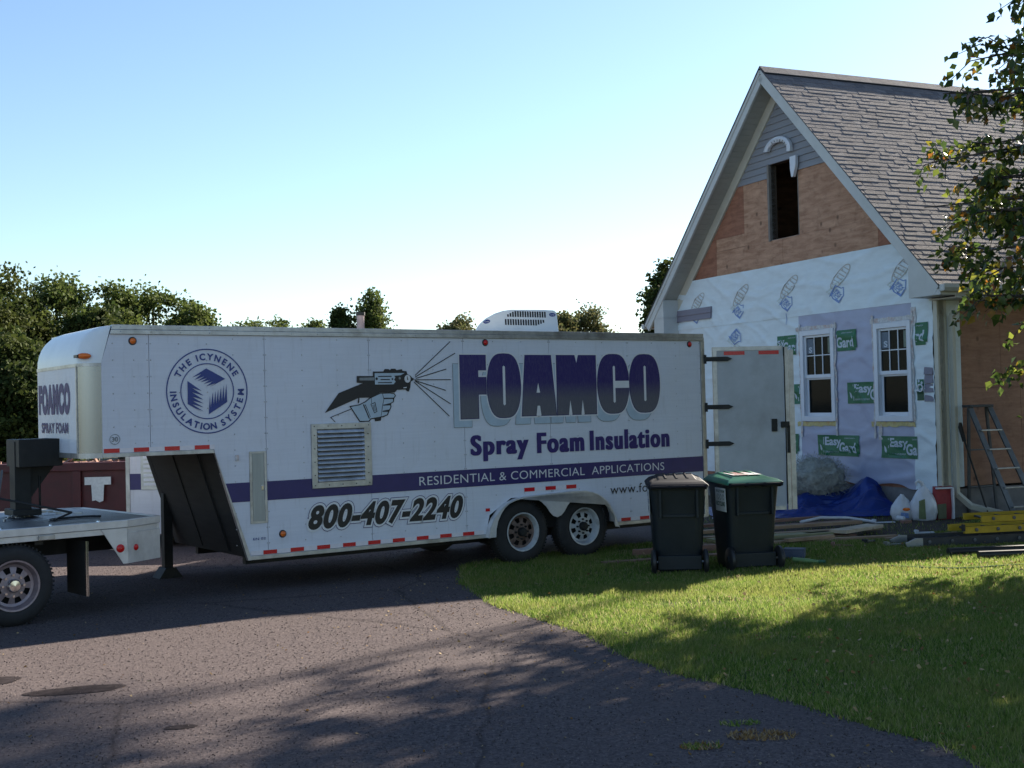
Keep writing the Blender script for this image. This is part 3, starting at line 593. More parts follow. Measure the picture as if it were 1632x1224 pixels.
for (a0, b0), (a1, b1) in zip(FO[:-1], FO[1:]): q.add([(a0, -.088, b0), (a1, -.088, b1), (a1, -.088, b1-.012), (a0, -.088, b0-.012)], [(0, 1, 2, 3)])
q.build('fender_lip', M['alum'], f)
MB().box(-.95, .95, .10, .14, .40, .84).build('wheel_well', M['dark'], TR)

def wheel(name, parent, c, r, rim_r, w, disc, rimmat, y0, face_sign=-1, holes=8, hub=.055):
    """tyre + rim with hand holes; outer side towards -y"""
    sh = w * .28
    t = MB().lathe([(rim_r, y0+.012), (rim_r+.02, y0), (r-.05, y0+.004), (r-.012, y0+.03), (r, y0+.06), (r, y0+w-.06), (r-.012, y0+w-.03), (r-.05, y0+w-.004), (rim_r, y0+w-.012)], (c[0], c[1], c[2]), n=48, closed=True).build(name, M['rubber'], parent, smooth=True)
    g = MB()
    for k in range(60):
        a = 2*pi*k/60
        for yy in (y0+.035, y0+w-.035-.03):
            p = Vector((c[0]+(r+.001)*cos(a), c[1]+yy, c[2]+(r+.001)*sin(a))); g.box(p.x-.008, p.x+.008, p.y, p.y+.03, p.z-.008, p.z+.008)
    kind(g.build('tread_lugs', M['rubber'], t), 'stuff')
    rb = MB().lathe([(rim_r+.004, y0+.006), (rim_r+.006, y0-.004), (rim_r-.010, y0-.002), (rim_r-.018, y0+.018), (rim_r-.032, y0+.05), (rim_r-.036, y0+.08)], c, n=40).build('rim', rimmat, t, smooth=True)
    # disc with openings: wedge segments
    d = MB(); n = holes * 6; ri, ro, rh0, rh1 = .03, rim_r-.034, rim_r*.50, rim_r*.74; yd = y0 + .05
    ang = lambda k: 2*pi*k/n
    def P(rad, k, dy=0): return (c[0]+rad*cos(ang(k)), c[1]+yd+dy, c[2]+rad*sin(ang(k)))
    for k in range(n):
        hole = (k % 6) in (1, 2, 3)
        d.add([P(ri, k, -.012), P(ri, k+1, -.012), P(rh0, k+1, -.006), P(rh0, k, -.006)], [(0, 1, 2, 3)])
        if not hole: d.add([P(rh0, k, -.006), P(rh0, k+1, -.006), P(rh1, k+1, .008), P(rh1, k, .008)], [(0, 1, 2, 3)])
        d.add([P(rh1, k, .008), P(rh1, k+1, .008), P(ro, k+1, .0), P(ro, k, .0)], [(0, 1, 2, 3)])
    d.build('wheel_disc', disc, t, fix=False)
    MB().lathe([(.001, y0+.10), (rim_r-.02, y0+.10)], c, n=24).build('brake_drum', M['dark'], t, fix=False)
    hb = MB().lathe([(.001, y0-.022), (hub*.8, y0-.018), (hub, y0+.0), (hub, y0+.045)], c, n=20).build('hub_cap', M['chrome'] if hub > .058 else M['blacks'], t, smooth=True)
    nb = MB()
    for k in range(8):
        a = 2*pi*k/8; p = (c[0]+hub*1.55*cos(a), c[1], c[2]+hub*1.55*sin(a)); nb.lathe([(.001, y0+.018), (.012, y0+.018), (.013, y0+.042)], p, n=6)
    kind(nb.build('lug_nuts', M['chrome'] if hub > .058 else M['blacks'], t), 'stuff')
    return t
lab(wheel('wheel', TR, (-.455, 0, .385), .385, .228, .235, M['rimr'], M['rimw'], .0), 'front trailer wheel with a rusty brown disc')
lab(wheel('wheel', TR, (.475, 0, .385), .385, .228, .235, M['rimw'], M['rimw'], .0), 'rear trailer wheel with a cleaner white disc')
for s_ in (-.455, .475):
    MB().lathe([(.20, 1.94), (.385, 1.96), (.385, 2.15), (.20, 2.17)], (s_, 0, .385), n=32, closed=True).build('far_tyre', M['rubber'], TR, smooth=True)
    MB().tube([(s_, .2, .385), (s_, 2.05, .385)], .045, 8).build('axle', M['blacks'], TR)
MB().box(-3.8, 2.3, .45, .53, .26, .40).box(-3.8, 2.3, 1.85, 1.93, .26, .40).build('chassis_rail', M['blacks'], TR)
for y_ in (2.02,):
    j = MB().box(-4.16, -4.06, y_-.05, y_+.05, .06, .98).build('landing_leg', M['blacks'], TR)
    MB().prism([(-4.25, .0), (-3.97, .0), (-4.05, .12), (-4.17, .12)], P3, y_-.12, y_+.12).build('foot', M['blacks'], j)
# gooseneck coupler standing on the truck deck
MB().box(-6.04, -5.88, .98, 1.20, .90, 1.66).build('coupler_post', M['blacks'], TR, bevel=.006)
MB().box(-6.03, -5.60, .84, 1.36, 1.40, 1.68).build('coupler_neck', M['blacks'], TR, bevel=.006)
MB().prism([(-5.89, 1.41), (-5.62, 1.41), (-5.68, 1.33), (-5.89, 1.05)], P3, 1.05, 1.12).build('coupler_gusset', M['blacks'], TR)
MB().box(-6.08, -5.80, .90, 1.28, .905, .97).build('ball_socket', M['blacks'], TR, bevel=.008)
MB().tube([(-5.78, 1.05, 1.30), (-5.78, 1.05, .93)], .012).build('latch_rod', M['blacks'], TR)
# far side door swung forward
D_ = thing_door = None
fd = MB(); a = Vector((-3.10, 2.24)); b = Vector((-4.13, 3.30)); dd = (b-a); nn_ = Vector((dd.y, -dd.x)).normalized()
def FD(u, z, d): p = a + dd*u + nn_*d; return (p.x, p.y, z)
q = MB().prism([(0, .42), (1, .42), (1, 1.62), (0, 1.62)], lambda u, z, d: FD(u, z, d), -.02, .02).build('far_side_door', M['skin'], TR)
q2 = MB().prism([(0, .968), (.985, .968), (.985, 1.168), (0, 1.168)], lambda u, z, d: FD(u, z, d), -.023, .023).build('stripe', M['navy'], q)
MB().prism([(.985, .42), (1.02, .42), (1.02, 1.62), (.985, 1.62)], lambda u, z, d: FD(u, z, d), -.028, .028).build('edge_trim', M['trim'], q)
for sg in (1, -1):
    lf = MB().prism([(.58, .97), (.88, .97), (.88, 1.50), (.58, 1.50)], lambda u, z, d: FD(u, z, d), sg*.024, sg*.032).build('louvre_frame', M['trim'], q)
    for k in range(8): MB().prism([(.61, 1.02+k*.056), (.85, 1.02+k*.056), (.85, 1.05+k*.056), (.61, 1.05+k*.056)], lambda u, z, d: FD(u, z, d), sg*.033, sg*.05).build('slat', M['skin'], lf)
# open rear barn door, hinges and lock rod (door stands square to the lens side of the trailer)
RA = radians(90) - PH            # local frame angle that makes the door run along world +X
def RD(u, z, d):                  # u along world X from the hinge edge, d away from the camera
    wx, wy = 2.685 - 0.465 + u, 17.03 - 15.568 + u*.07 + d
    return (wx*cos(PH) + wy*sin(PH), -wx*sin(PH) + wy*cos(PH), z)
dr = MB().prism([(0, .42), (.955, .42), (.955, 2.615), (0, 2.615)], RD, .0, .045).build('rear_door', mat('grimy grey door skin', (.40, .42, .44), .5, 0, .12, 3, dirt=(.24, .23, .22), dirt_amt=.7), TR)
lab(dr, 'open white rear barn door with dark strap hinges and a lock rod')
MB().prism([(0, .42), (.055, .42), (.055, 2.615), (0, 2.615)], RD, -.006, .05).prism([(.055, 2.565), (.94, 2.565), (.94, 2.615), (.055, 2.615)], RD, -.006, .05).prism([(.055, .42), (.94, .42), (.94, .47), (.055, .47)], RD, -.006, .05).build('door_edge', M['trim'], dr)
MB().prism([(.975, .42), (1.02, .42), (1.02, 2.60), (.975, 2.60)], RD, -.004, .05).prism([(1.035, .42), (1.10, .42), (1.10, 2.56), (1.035, 2.56)], RD, .02, .06).build('door_edge', M['trim'], dr)
for a_, b_ in ((.155, .435), (.625, .90)): MB().prism([(a_, 2.505), (b_, 2.505), (b_, 2.555), (a_, 2.555)], RD, -.003, .0).build('red_reflector', M['redref'], dr)
MB().prism([(.958, .5), (.972, .5), (.972, 2.60), (.958, 2.60)], RD, -.02, .0).build('lock_rod', M['blacks'], dr)
for z_ in (1.58, 1.28): pass
MB().prism([(.90, 1.52), (1.01, 1.52), (1.01, 1.60), (.90, 1.60)], RD, -.05, -.01).prism([(.985, 1.18), (1.015, 1.18), (1.015, 1.55), (.985, 1.55)], RD, -.05, -.02).build('lock_handle', M['blacks'], dr)
MB().prism([(.775, 1.47), (.85, 1.47), (.85, 1.64), (.775, 1.64)], RD, -.03, 0).build('lock_handle', M['blacks'], dr, bevel=.006)
for z_ in (2.455, 1.815, 1.325):
    MB().prism([(-.085, z_-.03), (.20, z_-.03), (.265, z_), (.20, z_+.03), (-.085, z_+.03)], RD, -.020, -.008).prism([(-.12, z_-.06), (-.085, z_-.06), (-.085, z_+.06), (-.12, z_+.06)], RD, -.03, .01).build('strap_hinge', M['blacks'], dr)
for z_ in (1.76, 1.93, 2.1): pass

# roof pieces: exhaust pipe is part of the trailer, the air conditioner too
MB().tube([(-2.05, 1.0, 2.78), (-2.05, 1.0, 3.02)], .045, 14).build('roof_pipe', mat('pinkish vent pipe', (.34, .25, .24), .5, .2, .15, 10), TR, smooth=True)
MB().tube([(-2.05, 1.0, 3.02), (-2.05, 1.0, 3.06)], .056, 14).build('pipe_cap', M['blacks'], TR)
AC = [(-.683, 2.80), (-.66, 2.87), (-.622, 2.914), (-.57, 2.955), (-.52, 2.991), (-.38, 3.055), (-.25, 3.093), (-.137, 3.108), (.378, 3.117), (.53, 3.114), (.565, 3.10), (.583, 3.06), (.605, 2.85), (.605, 2.80)]
ac = MB().prism(AC, lambda a, b, d: (a + (.42*(.605-a)/1.288 if d > 1 else 0), d, b - (.02 if d > 1 else 0)), .60, 1.25).build('air_conditioner', M['gel'], TR, bevel=.02)
MB().box(-.3, .62, .59, 1.2, 2.795, 2.828).build('gasket', M['blacks'], ac)
def slot(s, z0, z1): MB().prism([(s-.011, z0), (s+.011, z0), (s+.008, z1), (s-.014, z1)], P3, .5965, .602).build('vent_slot', M['ink'], ac)
for k in range(16):
    s = -.186 + k*.0382; slot(s, 3.015, min(3.088, 3.045 + k*.016))
for k in range(16):
    s = -.222 + k*.0388; slot(s, 2.912 if k < 13 else 2.912 + (k-12)*.012, 2.985)
for s, z, a_, txt in ((-.51, 2.948, .18, 1), (.503, 3.053, 0, 1)):
    el = [(s + .052*cos(k)*cos(a_) - .024*sin(k)*sin(a_), z + .052*cos(k)*sin(a_) + .024*sin(k)*cos(a_)) for k in np.arange(0, 6.28, .3)]
    flat('oval_badge', el, .5975, M['blue'], ac); flat('oval_badge', text_fit('Carrier', (s-.035, s+.035, z-.009, z+.012), offset=.01), .5965, M['white'], ac)

# ------------------------------------------------------------------ the house under renovation
HB = 0.4223
HO = thing('gable_house', 'steep gabled house being re-sided, bare plywood and house wrap on its end wall', 'house', (6.401, 19.044, 0), HB)
W0 = .40                                     # wall plane: local x; y runs left along the gable, z up
GP = lambda a, b, d: (d, a, b)              # gable plane helper (y, z) at x = d
RI, RZ = 4.30, 7.90                          # ridge position and height, roof pitch 45 degrees
roofz = lambda y: RZ - abs(y - RI)
def clip_top(poly, drop):
    """clip a (y,z) polygon under the roof underside, both slopes"""
    for sgn in (1, -1):
        out = []; n = len(poly)
        f = lambda p: (RZ - drop - sgn*(p[0]-RI)) - p[1]
        for i in range(n):
            p, q = poly[i], poly[(i+1) % n]; fp, fq = f(p), f(q)
            if fp >= 0: out.append(p)
            if fp * fq < 0: t = fp/(fp-fq); out.append((p[0]+(q[0]-p[0])*t, p[1]+(q[1]-p[1])*t))
        poly = out
        if not poly: return poly
    return poly
OY0, OY1, OZ0, OZ1 = 3.85, 4.665, 4.83, 6.225      # attic opening
YR, YL = .50, 8.10
# structural wall, built round the attic opening and the two windows
wb = MB()
def wallrect(y0, y1, z0, z1, x0=W0+.02, x1=W0+.14, m=None):
    p = clip_top([(y0, z0), (y1, z0), (y1, z1), (y0, z1)], .20)
    if len(p) > 2: (m or wb).prism(p, GP, x0, x1)
WIN = [(2.90, 3.83), (1.00, 1.872)]
for y0, y1, z0, z1 in ((YR, 1.0, 0, 4.83), (1.872, 2.90, 0, 4.83), (3.83, YL, 0, 4.83), (1.0, 1.872, 0, 1.5), (1.0, 1.872, 3.1, 4.83), (2.9, 3.83, 0, 1.5), (2.9, 3.83, 3.1, 4.83),
                       (YR, OY0, 4.83, OZ1), (OY1, YL, 4.83, OZ1), (0, 8.6, OZ1, 8)): wallrect(y0, y1, z0, z1)
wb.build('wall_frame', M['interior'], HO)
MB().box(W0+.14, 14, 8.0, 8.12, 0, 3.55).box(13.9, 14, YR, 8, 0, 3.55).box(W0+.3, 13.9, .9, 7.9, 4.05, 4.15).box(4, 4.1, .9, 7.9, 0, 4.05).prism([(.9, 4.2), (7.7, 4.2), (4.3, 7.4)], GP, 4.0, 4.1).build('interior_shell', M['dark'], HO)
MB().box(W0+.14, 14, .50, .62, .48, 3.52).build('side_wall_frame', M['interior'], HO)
MB().box(W0+.005, 14.05, .505, 8.1, 0, .44).build('foundation', M['grey'], HO)
# studs seen in the attic opening
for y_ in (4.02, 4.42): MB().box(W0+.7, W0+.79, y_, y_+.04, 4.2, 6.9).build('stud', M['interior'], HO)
# plywood sheets
PL0, PL1 = 4.342, 5.978
def ply(y0, y1, z0, z1, m='ply'):
    p = clip_top([(y0+.003, z0), (y1-.003, z0), (y1-.003, z1), (y0+.003, z1)], .22)
    if len(p) > 2: MB().prism(p, GP, W0+random.uniform(-.003, .003), W0+.02).build('plywood_sheet', M[m], HO)
ply(5.53, 8.1, 5.07, PL1, 'plyr'); ply(OY1+.06, 5.53, 4.825, PL1); ply(5.53, 6.5, 4.83, 5.067)
ply(4.34, 6.5, PL0, 4.822); ply(6.5, 8.1, PL0, 5.067, 'plyr'); ply(1.76, 4.34, PL0, 4.822); ply(.5, 1.76, PL0, 4.822, 'plyr')
ply(1.76, OY0, 4.825, PL1); ply(.5, 1.76, 4.825, PL1, 'plyr')
MB().box(W0-.035, W0+.10, OY1, OY1+.055, OZ0-.02, OZ1).box(W0-.004, W0+.12, OY0-.02, OY0, OZ0, OZ1).box(W0, W0+.12, OY0, OY1, OZ0-.025, OZ0).build('opening_frame', mat('grey stud', (.21, .19, .17), .8, 0, .2, 6), HO)
# gable siding courses
z = PL1; k = 0
while z < 7.45:
    z1 = min(z + .122, 7.62)
    for y0, y1 in (((0, OY0-.02), (OY1+.02, 8.6)) if z + .06 < OZ1 else ((0, 8.6),)):
        p = clip_top([(y0, z), (y1, z), (y1, z1), (y0, z1)], .23)
        if len(p) > 2:
            m = MB(); n = len(p)
            fr = [(W0 - .022 + .020*(b-z)/.122, a, b) for a, b in p]; bk = [(W0+.016, a, b) for a, b in p]
            m.add(fr + bk, [tuple(range(n)), tuple(range(2*n-1, n-1, -1))] + [(i, i+n, (i+1) % n+n, (i+1) % n) for i in range(n)])
            m.build('siding_course', M['siding'], HO)
    z = z1 + .0; k += 1
MB().box(W0-.03, W0-.0, OY1+.015, OY1+.03, OZ1-.27, OZ1+.02).build('siding_end', M['siding'], HO)
for i, (z0, y0, y1) in enumerate(((3.537, 6.67, 8.0), (3.655, 6.66, 8.0))):
    MB().prism([(W0-.085, z0), (W0-.066, z0+.118), (W0-.02, z0+.118), (W0-.02, z0)], lambda a, b, d: (a, d, b), y0, y1).build('siding_remnant', M['lilac'], HO)
for i in range(4):
    z0 = 1.805 + i*.141
    MB().prism([(W0-.055, z0), (W0-.035, z0+.139), (W0-.02, z0+.139), (W0-.02, z0)], lambda a, b, d: (a, d, b), .552, .742).build('siding_remnant', M['lilac'], HO)
MB().lathe([(.045, 0), (.062, -.012), (.062, -.03), (.045, -.03)], (W0-.055, .80, 2.02), axis='x', n=20, closed=True).build('hose_ring', M['vinylw'], HO)
# house wrap sheets with slack folds; prints follow the same surface
def slack(y, z):
    v = Vector((y*.9, z*2.6, 1.3)); a = noise.noise(v) * .5 + noise.noise(v*2.7) * .25 + noise.noise(Vector((y*3.1 + z*2.2, z*.8, 5))) * .3
    f = max(0, 1.45 - z)                       # loose swags under the sill tape
    c_ = max(0, 1 - abs(noise.noise(Vector((y*.7 + z*.5, z*1.9 - y*.35, 3))))*9); c2 = max(0, 1 - abs(noise.noise(Vector((y*1.6 - z*.9, z*3.1 + y*.3, 13))))*8)
    return W0 - .026 - .016*a - .015*c_ - .011*c2 - .022*f*noise.noise(Vector((y*1.2 - z*1.8, z*5.5 + y*.9, 9)))
def wrap_sheet(name, y0, y1, z0, z1, m, dx=0.0, drop=.24, holes=(), bottom=None):
    ny, nz = max(4, int((y1-y0)/.05)), max(4, int((z1-z0)/.04)); q = MB(); idx = {}
    def vid(i, j):
        if (i, j) not in idx:
            y = y0 + (y1-y0)*i/ny; zb = z0 + (bottom(y) if bottom else 0); zz = zb + (z1-zb)*j/nz; zz = min(zz, RZ - drop - abs(y-RI))
            idx[(i, j)] = len(q.v); q.v.append((slack(y, zz) - dx, y, zz))
        return idx[(i, j)]
    for i in range(ny):
        for j in range(nz):
            yc, zc = y0 + (y1-y0)*(i+.5)/ny, z0 + (z1-z0)*(j+.5)/nz
            if any(a < yc < b and c < zc < d for a, b, c, d in holes) or zc > RZ - drop - abs(yc-RI) + .02: continue
            q.f.append((vid(i, j), vid(i+1, j), vid(i+1, j+1), vid(i, j+1)))
    return q.build(name, M[m], HO, smooth='all')
HW = [(2.93, 3.80, 1.53, 3.07), (1.03, 1.842, 1.53, 3.07)]
wrap_sheet('upper_house_wrap', .56, 8.08, 3.37, 4.345, 'wrap', .012)
wrap_sheet('side_house_wrap', 3.86, 8.08, .50, 3.42, 'wrap')
wrap_sheet('lower_house_wrap', .98, 3.90, .46, 3.40, 'wrapg', .004, holes=HW, bottom=lambda y: .04*sin(y*5) + .03*noise.noise(Vector((y*4, 0, 0))))
wrap_sheet('corner_house_wrap', .53, 1.0, .40, 3.40, 'wrap', .008, holes=HW, bottom=lambda y: .05*sin(y*9))
MB().box(W0-.006, W0+.02, .56, 3.9, .44, .75).build('sheathing_strip', M['plyr'], HO)
MB().box(W0-.01, W0+.02, 3.9, 8.1, .44, .60).build('sheathing_strip', M['plyr'], HO)
def wp(name, geo, m, dx, mirror=False):
    """print on the wrap; geo given in (y,z)"""
    v, f = geo if isinstance(geo, tuple) else curve_geo([geo])
    me = bpy.data.meshes.new(name); me.from_pydata([(slack(a, b) - dx - .015, a, b) for a, b in v], [], f); me.materials.append(M[m])
    return link(name, me, HO)
def gridrect(y0, y1, z0, z1, keep=lambda y, z: True):
    ny, nz = max(2, int((y1-y0)/.04)), max(2, int((z1-z0)/.04)); v = []; f = []
    for i in range(ny+1):
        for j in range(nz+1): v.append((y0+(y1-y0)*i/ny, z0+(z1-z0)*j/nz))
    for i in range(ny):
        for j in range(nz):
            if keep(y0+(y1-y0)*(i+.5)/ny, z0+(z1-z0)*(j+.5)/nz): f.append((i*(nz+1)+j, (i+1)*(nz+1)+j, (i+1)*(nz+1)+j+1, i*(nz+1)+j+1))
    return v, f
def cutgeo(geo, ylo, yhi):
    """keep what lies between two y limits (prints are cut by tape and frames)"""
    me = bpy.data.meshes.new('c'); me.from_pydata([(a, b, 0) for a, b in geo[0]], [], geo[1]); bm = bmesh.new(); bm.from_mesh(me)
    for co, no in (((ylo, 0, 0), (-1, 0, 0)), ((yhi, 0, 0), (1, 0, 0))):
        bmesh.ops.bisect_plane(bm, geom=bm.verts[:] + bm.edges[:] + bm.faces[:], plane_co=co, plane_no=no, clear_outer=True)
    bm.to_mesh(me); bm.free(); v = [(p.co.x, p.co.y) for p in me.vertices]; f = [tuple(p.vertices) for p in me.polygons]; bpy.data.meshes.remove(me); return v, f
def ysc(geo, yl):      # text runs left to right in the photo = decreasing y
    return [(yl - a, b) for a, b in geo[0]], geo[1]
def easygard(yl, zb, ylo=-9, yhi=99):
    """green wrap logo: yl = its left edge (largest y), zb = bottom; 1.10 x .36 m"""
    w, h = 1.10, .355
    bgp = gridrect(yl-w, yl, zb, zb+h, lambda y, z: not ((y-(yl-w)) + (z-zb) < .05))
    g = cutgeo(bgp, ylo, yhi)
    if g[1]: wp('logo_panel', g, 'gprint', .003)
    def put(geo, m='wprint', dx=.0048):
        g2 = cutgeo(ysc(geo, yl), ylo, yhi)
        if g2[1]: wp('logo_lettering', g2, m, dx)
    put(text_fit('Easy', (.20, .62, zb+.135, zb+.325), offset=.03, base_offset=.03))
    put(text_fit('Gard', (.575, 1.02, zb+.055, zb+.235), offset=.03, base_offset=.03))
    put(text_fit('PREMIUM HOUSEWRAP', (.20, .56, zb+.052, zb+.082), offset=.0), 'wprint')
    put(curve_geo([[(.155, zb+.05), (.170, zb+.05), (.170, zb+.32), (.155, zb+.32)]]))
    put(curve_geo([[(.06, zb+.20), (.10, zb+.17), (.125, zb+.12), (.11, zb+.08), (.075, zb+.11)]]))
    put(text_fit('GREEN ENERGY', (.72, 1.0, zb+.295, zb+.315), offset=.0), 'wprint')
easygard(4.93, 2.69, 3.975, 4.53); easygard(3.42, 2.69, 2.315, 2.83); easygard(1.73, 2.69, .625, .905)
easygard(4.10, 1.805, 3.84, 4.11); easygard(2.59, 1.795, 1.905, 2.6)
easygard(5.07, .915, 3.96, 4.15); easygard(3.42, .905, 2.31, 3.43); easygard(1.77, .905, .94, 1.78)
# round marks cut off by the siding scrap
wp('logo_panel', gridrect(.755, .905, 1.825, 1.97), 'gdark', .003); wp('logo_panel', gridrect(.755, .905, 2.0, 2.155, lambda y, z: True), 'gprint', .003)
for dy, dz in ((.80, 2.10), (.87, 2.06), (.80, 2.02), (.865, 2.13), (.87, 1.99)): wp('logo_lettering', [(dy+.022*cos(k), dz+.024*sin(k)) for k in np.arange(0, 6.28, .5)], 'wprint', .0048)
# upper wrap print: ghosted oval wordmark, olive line of type, blue diamond badge
def rot(pts, a): return [(p*cos(a)-q*sin(a), p*sin(a)+q*cos(a)) for p, q in pts]
def badge(y, z, flip=1, oval=True, s=1.0):
    def tr(pts): return [(y - p*s*1.75, z + q*s*flip) for p, q in pts]
    def put(name, geo, m, dx): wp(name, (tr(geo[0]), geo[1]), m, dx)
    hx = [(-.105, .03), (-.02, .17), (.06, .11), (.095, .12), (.10, -.03), (.02, -.15), (-.01, -.12), (-.07, -.06)]
    inn = [(a*.86+.002, b*.84+.002) for a, b in hx]
    put('wrap_badge', curve_geo([hx, inn[::-1]]), 'bprint', .003)
    put('wrap_badge', curve_geo([[(.02, -.15), (-.04, -.085), (-.02, -.06), (.02, -.105), (.07, -.04), (.10, -.03)]]), 'bprint', .0035)
    put('wrap_badge', curve_geo([[(-.105, .03), (-.13, -.02), (-.075, .0), (-.06, .04)]]), 'bprint', .0035)
    for i, (t, a, b) in enumerate((('THE', -.045, .045), ('HOME', -.035, -.005), ('USA', -.02, -.055))):
        g = text_fit(t, (-.055, .06, 0, .042), offset=.03); put('wrap_lettering', (rot([(p, q+b) for p, q in g[0]], .62), g[1]), 'bprint', .0035)
    if oval:
        el = [(.235*cos(k), .085*sin(k)) for k in np.arange(0, 6.28, .2)]; e2 = [(a*.93, b*.84) for a, b in el][::-1]
        g = curve_geo([el, e2]); mv = lambda pts: [(p+.05, q+.30) for p, q in rot(pts, .95)]
        put('wrap_lettering', (mv(g[0]), g[1]), 'sprint', .003)
        for k in range(6):
            x = -.17 + k*.062
            o_ = [(x, -.055), (x+.018, -.055), (x+.030, .055), (x+.012, .055)]; put('wrap_lettering', (mv(o_), [(0, 1, 2, 3)]), 'sprint', .003)
            o_ = [(x+.02, .035), (x+.05, .035), (x+.052, .05), (x+.022, .05)]
            if k % 2 == 0: put('wrap_lettering', (mv(o_), [(0, 1, 2, 3)]), 'sprint', .003)
    mv2 = lambda pts: [(p-.005, q+.135) for p, q in rot(pts, .72)]
    o_ = [(-.14, -.012), (.15, -.012), (.15, .012), (-.14, .012)]
    for q_ in (0, .045):
        g = text_fit('ENERGY SAVINGS' if q_ else 'BUILDING WRAP', (-.16, .16, q_-.012, q_+.014), offset=.01); put('wrap_lettering', (mv2(g[0]), g[1]), 'yprint', .003)
badge(5.735, 3.60); badge(4.22, 3.62); badge(2.775, 3.655); badge(1.25, 3.63)
badge(7.25, 3.60, s=.95); badge(5.86, 3.13, -1, False); badge(7.4, 3.1, -1, False, .9)
wp('wrap_badge', [(4.25, 3.45), (4.235, 3.45), (4.225, 3.34), (4.235, 3.24), (4.25, 3.24), (4.24, 3.34)], 'bprint', .003)
# windows
def window(y0, y1):
    z0, z1 = 1.50, 3.095; yc = (y0+y1)/2
    w = thing_part('window'); fr = MB(); X0, X1 = W0-.075, W0+.03; c = .085
    fr.box(X0, X1, y0, y0+c, z0, z1).box(X0, X1, y1-c, y1, z0, z1).box(X0, X1, y0+c, y1-c, z0, z0+.09).box(X0, X1, y0+c, y1-c, z1-.09, z1)
    o = fr.build('window', M['vinylw'], HO, bevel=.006)
    a, b = y0+c, y1-c; zm = 2.285
    t = .045
    MB().box(W0-.035, W0-.005, a, a+t, zm-.03, z1-.09).box(W0-.035, W0-.005, b-t, b, zm-.03, z1-.09).box(W0-.035, W0-.005, a+t, b-t, zm-.03, zm+.03).box(W0-.035, W0-.005, a+t, b-t, z1-.13, z1-.09).build('upper_sash', M['vinylw'], o, bevel=.003)
    MB().box(W0-.0, W0+.025, a, a+.055, z0+.09, zm-.03).box(W0-.0, W0+.025, b-.055, b, z0+.09, zm-.03).box(W0-.0, W0+.025, a+.055, b-.055, z0+.09, z0+.145).box(W0-.0, W0+.025, a+.055, b-.055, zm-.06, zm-.03).build('lower_sash', M['vinylw'], o, bevel=.003)
    for k in (1, 2):
        ym = a+t+(b-a-2*t)*k/3; MB().box(W0-.030, W0-.016, ym-.008, ym+.008, zm+.03, z1-.13).build('muntin', M['vinylw'], o)
    MB().box(W0-.031, W0-.017, a+t, b-t, 2.64, 2.656).build('muntin', M['vinylw'], o)
    MB().box(W0-.014, W0-.010, a+t, b-t, zm+.03, z1-.13).build('pane', M['glass'], o)
    MB().box(W0+.010, W0+.014, a+.055, b-.055, z0+.145, zm-.06).build('pane', M['glass'], o)
    MB().box(W0-.0165, W0-.0145, b-t-.19, b-t-.01, 2.68, z1-.15).build('paper_sticker', mat('blue grey window sticker', (.10, .14, .19), .5, 0, .2, 30), o)
    MB().box(W0-.0165, W0-.0145, a+t+.005, a+t+.085, 2.68, z1-.15).build('paper_sticker', mat('green grey window sticker', (.14, .18, .14), .5, 0, .2, 30), o)
    v, f = text_fit('S', (0, .09, 0, .10), offset=.03); me = bpy.data.meshes.new('sticker_letter')
    me.from_pydata([(W0-.0172, b-t-.06-p, 2.70+q) for p, q in v], [], f); me.materials.append(M['wprint']); link('sticker_letter', me, o)
    return o
def thing_part(n): return None
lab(window(*WIN[0]), 'left window of the pair beside the trailer door'); lab(window(*WIN[1]), 'right window of the pair, nearest the house corner')
MB().box(W0+.8, W0+.82, .7, 7.9, .5, 4.0).build('dark_room_sheet', M['dark'], HO)  # black sheet behind the panes, indoor darkness put into its colour
# flashing tape
def tp(y0, y1, z0, z1, m='tape', dx=.012):
    q = MB(); n = max(2, int(max(y1-y0, z1-z0)/.06)); r = random.Random(int(y0*1000+z0*77))
    lng = (z1-z0) > (y1-y0)
    for k in range(n+1):
        t = k/n; j0, j1 = r.uniform(-.012, .012), r.uniform(-.012, .012)
        if lng: z = z0+(z1-z0)*t; q.v += [(slack(y0, z)-.012-dx, y0+j0, z), (slack(y1, z)-.012-dx, y1+j1, z)]
        else: y = y0+(y1-y0)*t; q.v += [(slack(y, z0)-.012-dx, y, z0+j0), (slack(y, z1)-.012-dx, y, z1+j1)]
        if k: q.f.append((2*k-2, 2*k-1, 2*k+1, 2*k))
    return q.build('flashing_tape', M[m], HO, fix=False)
for (y0, y1), (a, b, c) in zip(WIN, ((.14, .08, .0), (.10, .14, .01))):
    tp(y1, y1+.05, 1.22, 3.22+c); tp(y0-.045, y0-.002, 1.25 if a > .1 else 1.5, 3.2+c*5)
    tp(y0-.06, y1+a, 3.10, 3.17+c, 'tape', .004); tp(y0-.03, y1+a+.02, 1.415, 1.492, 'ytape', .006)
tp(.90, 1.0, 3.0, 3.30, 'tape', .005); tp(1.75, 1.82, 1.20, 1.5, 'tape', .005)
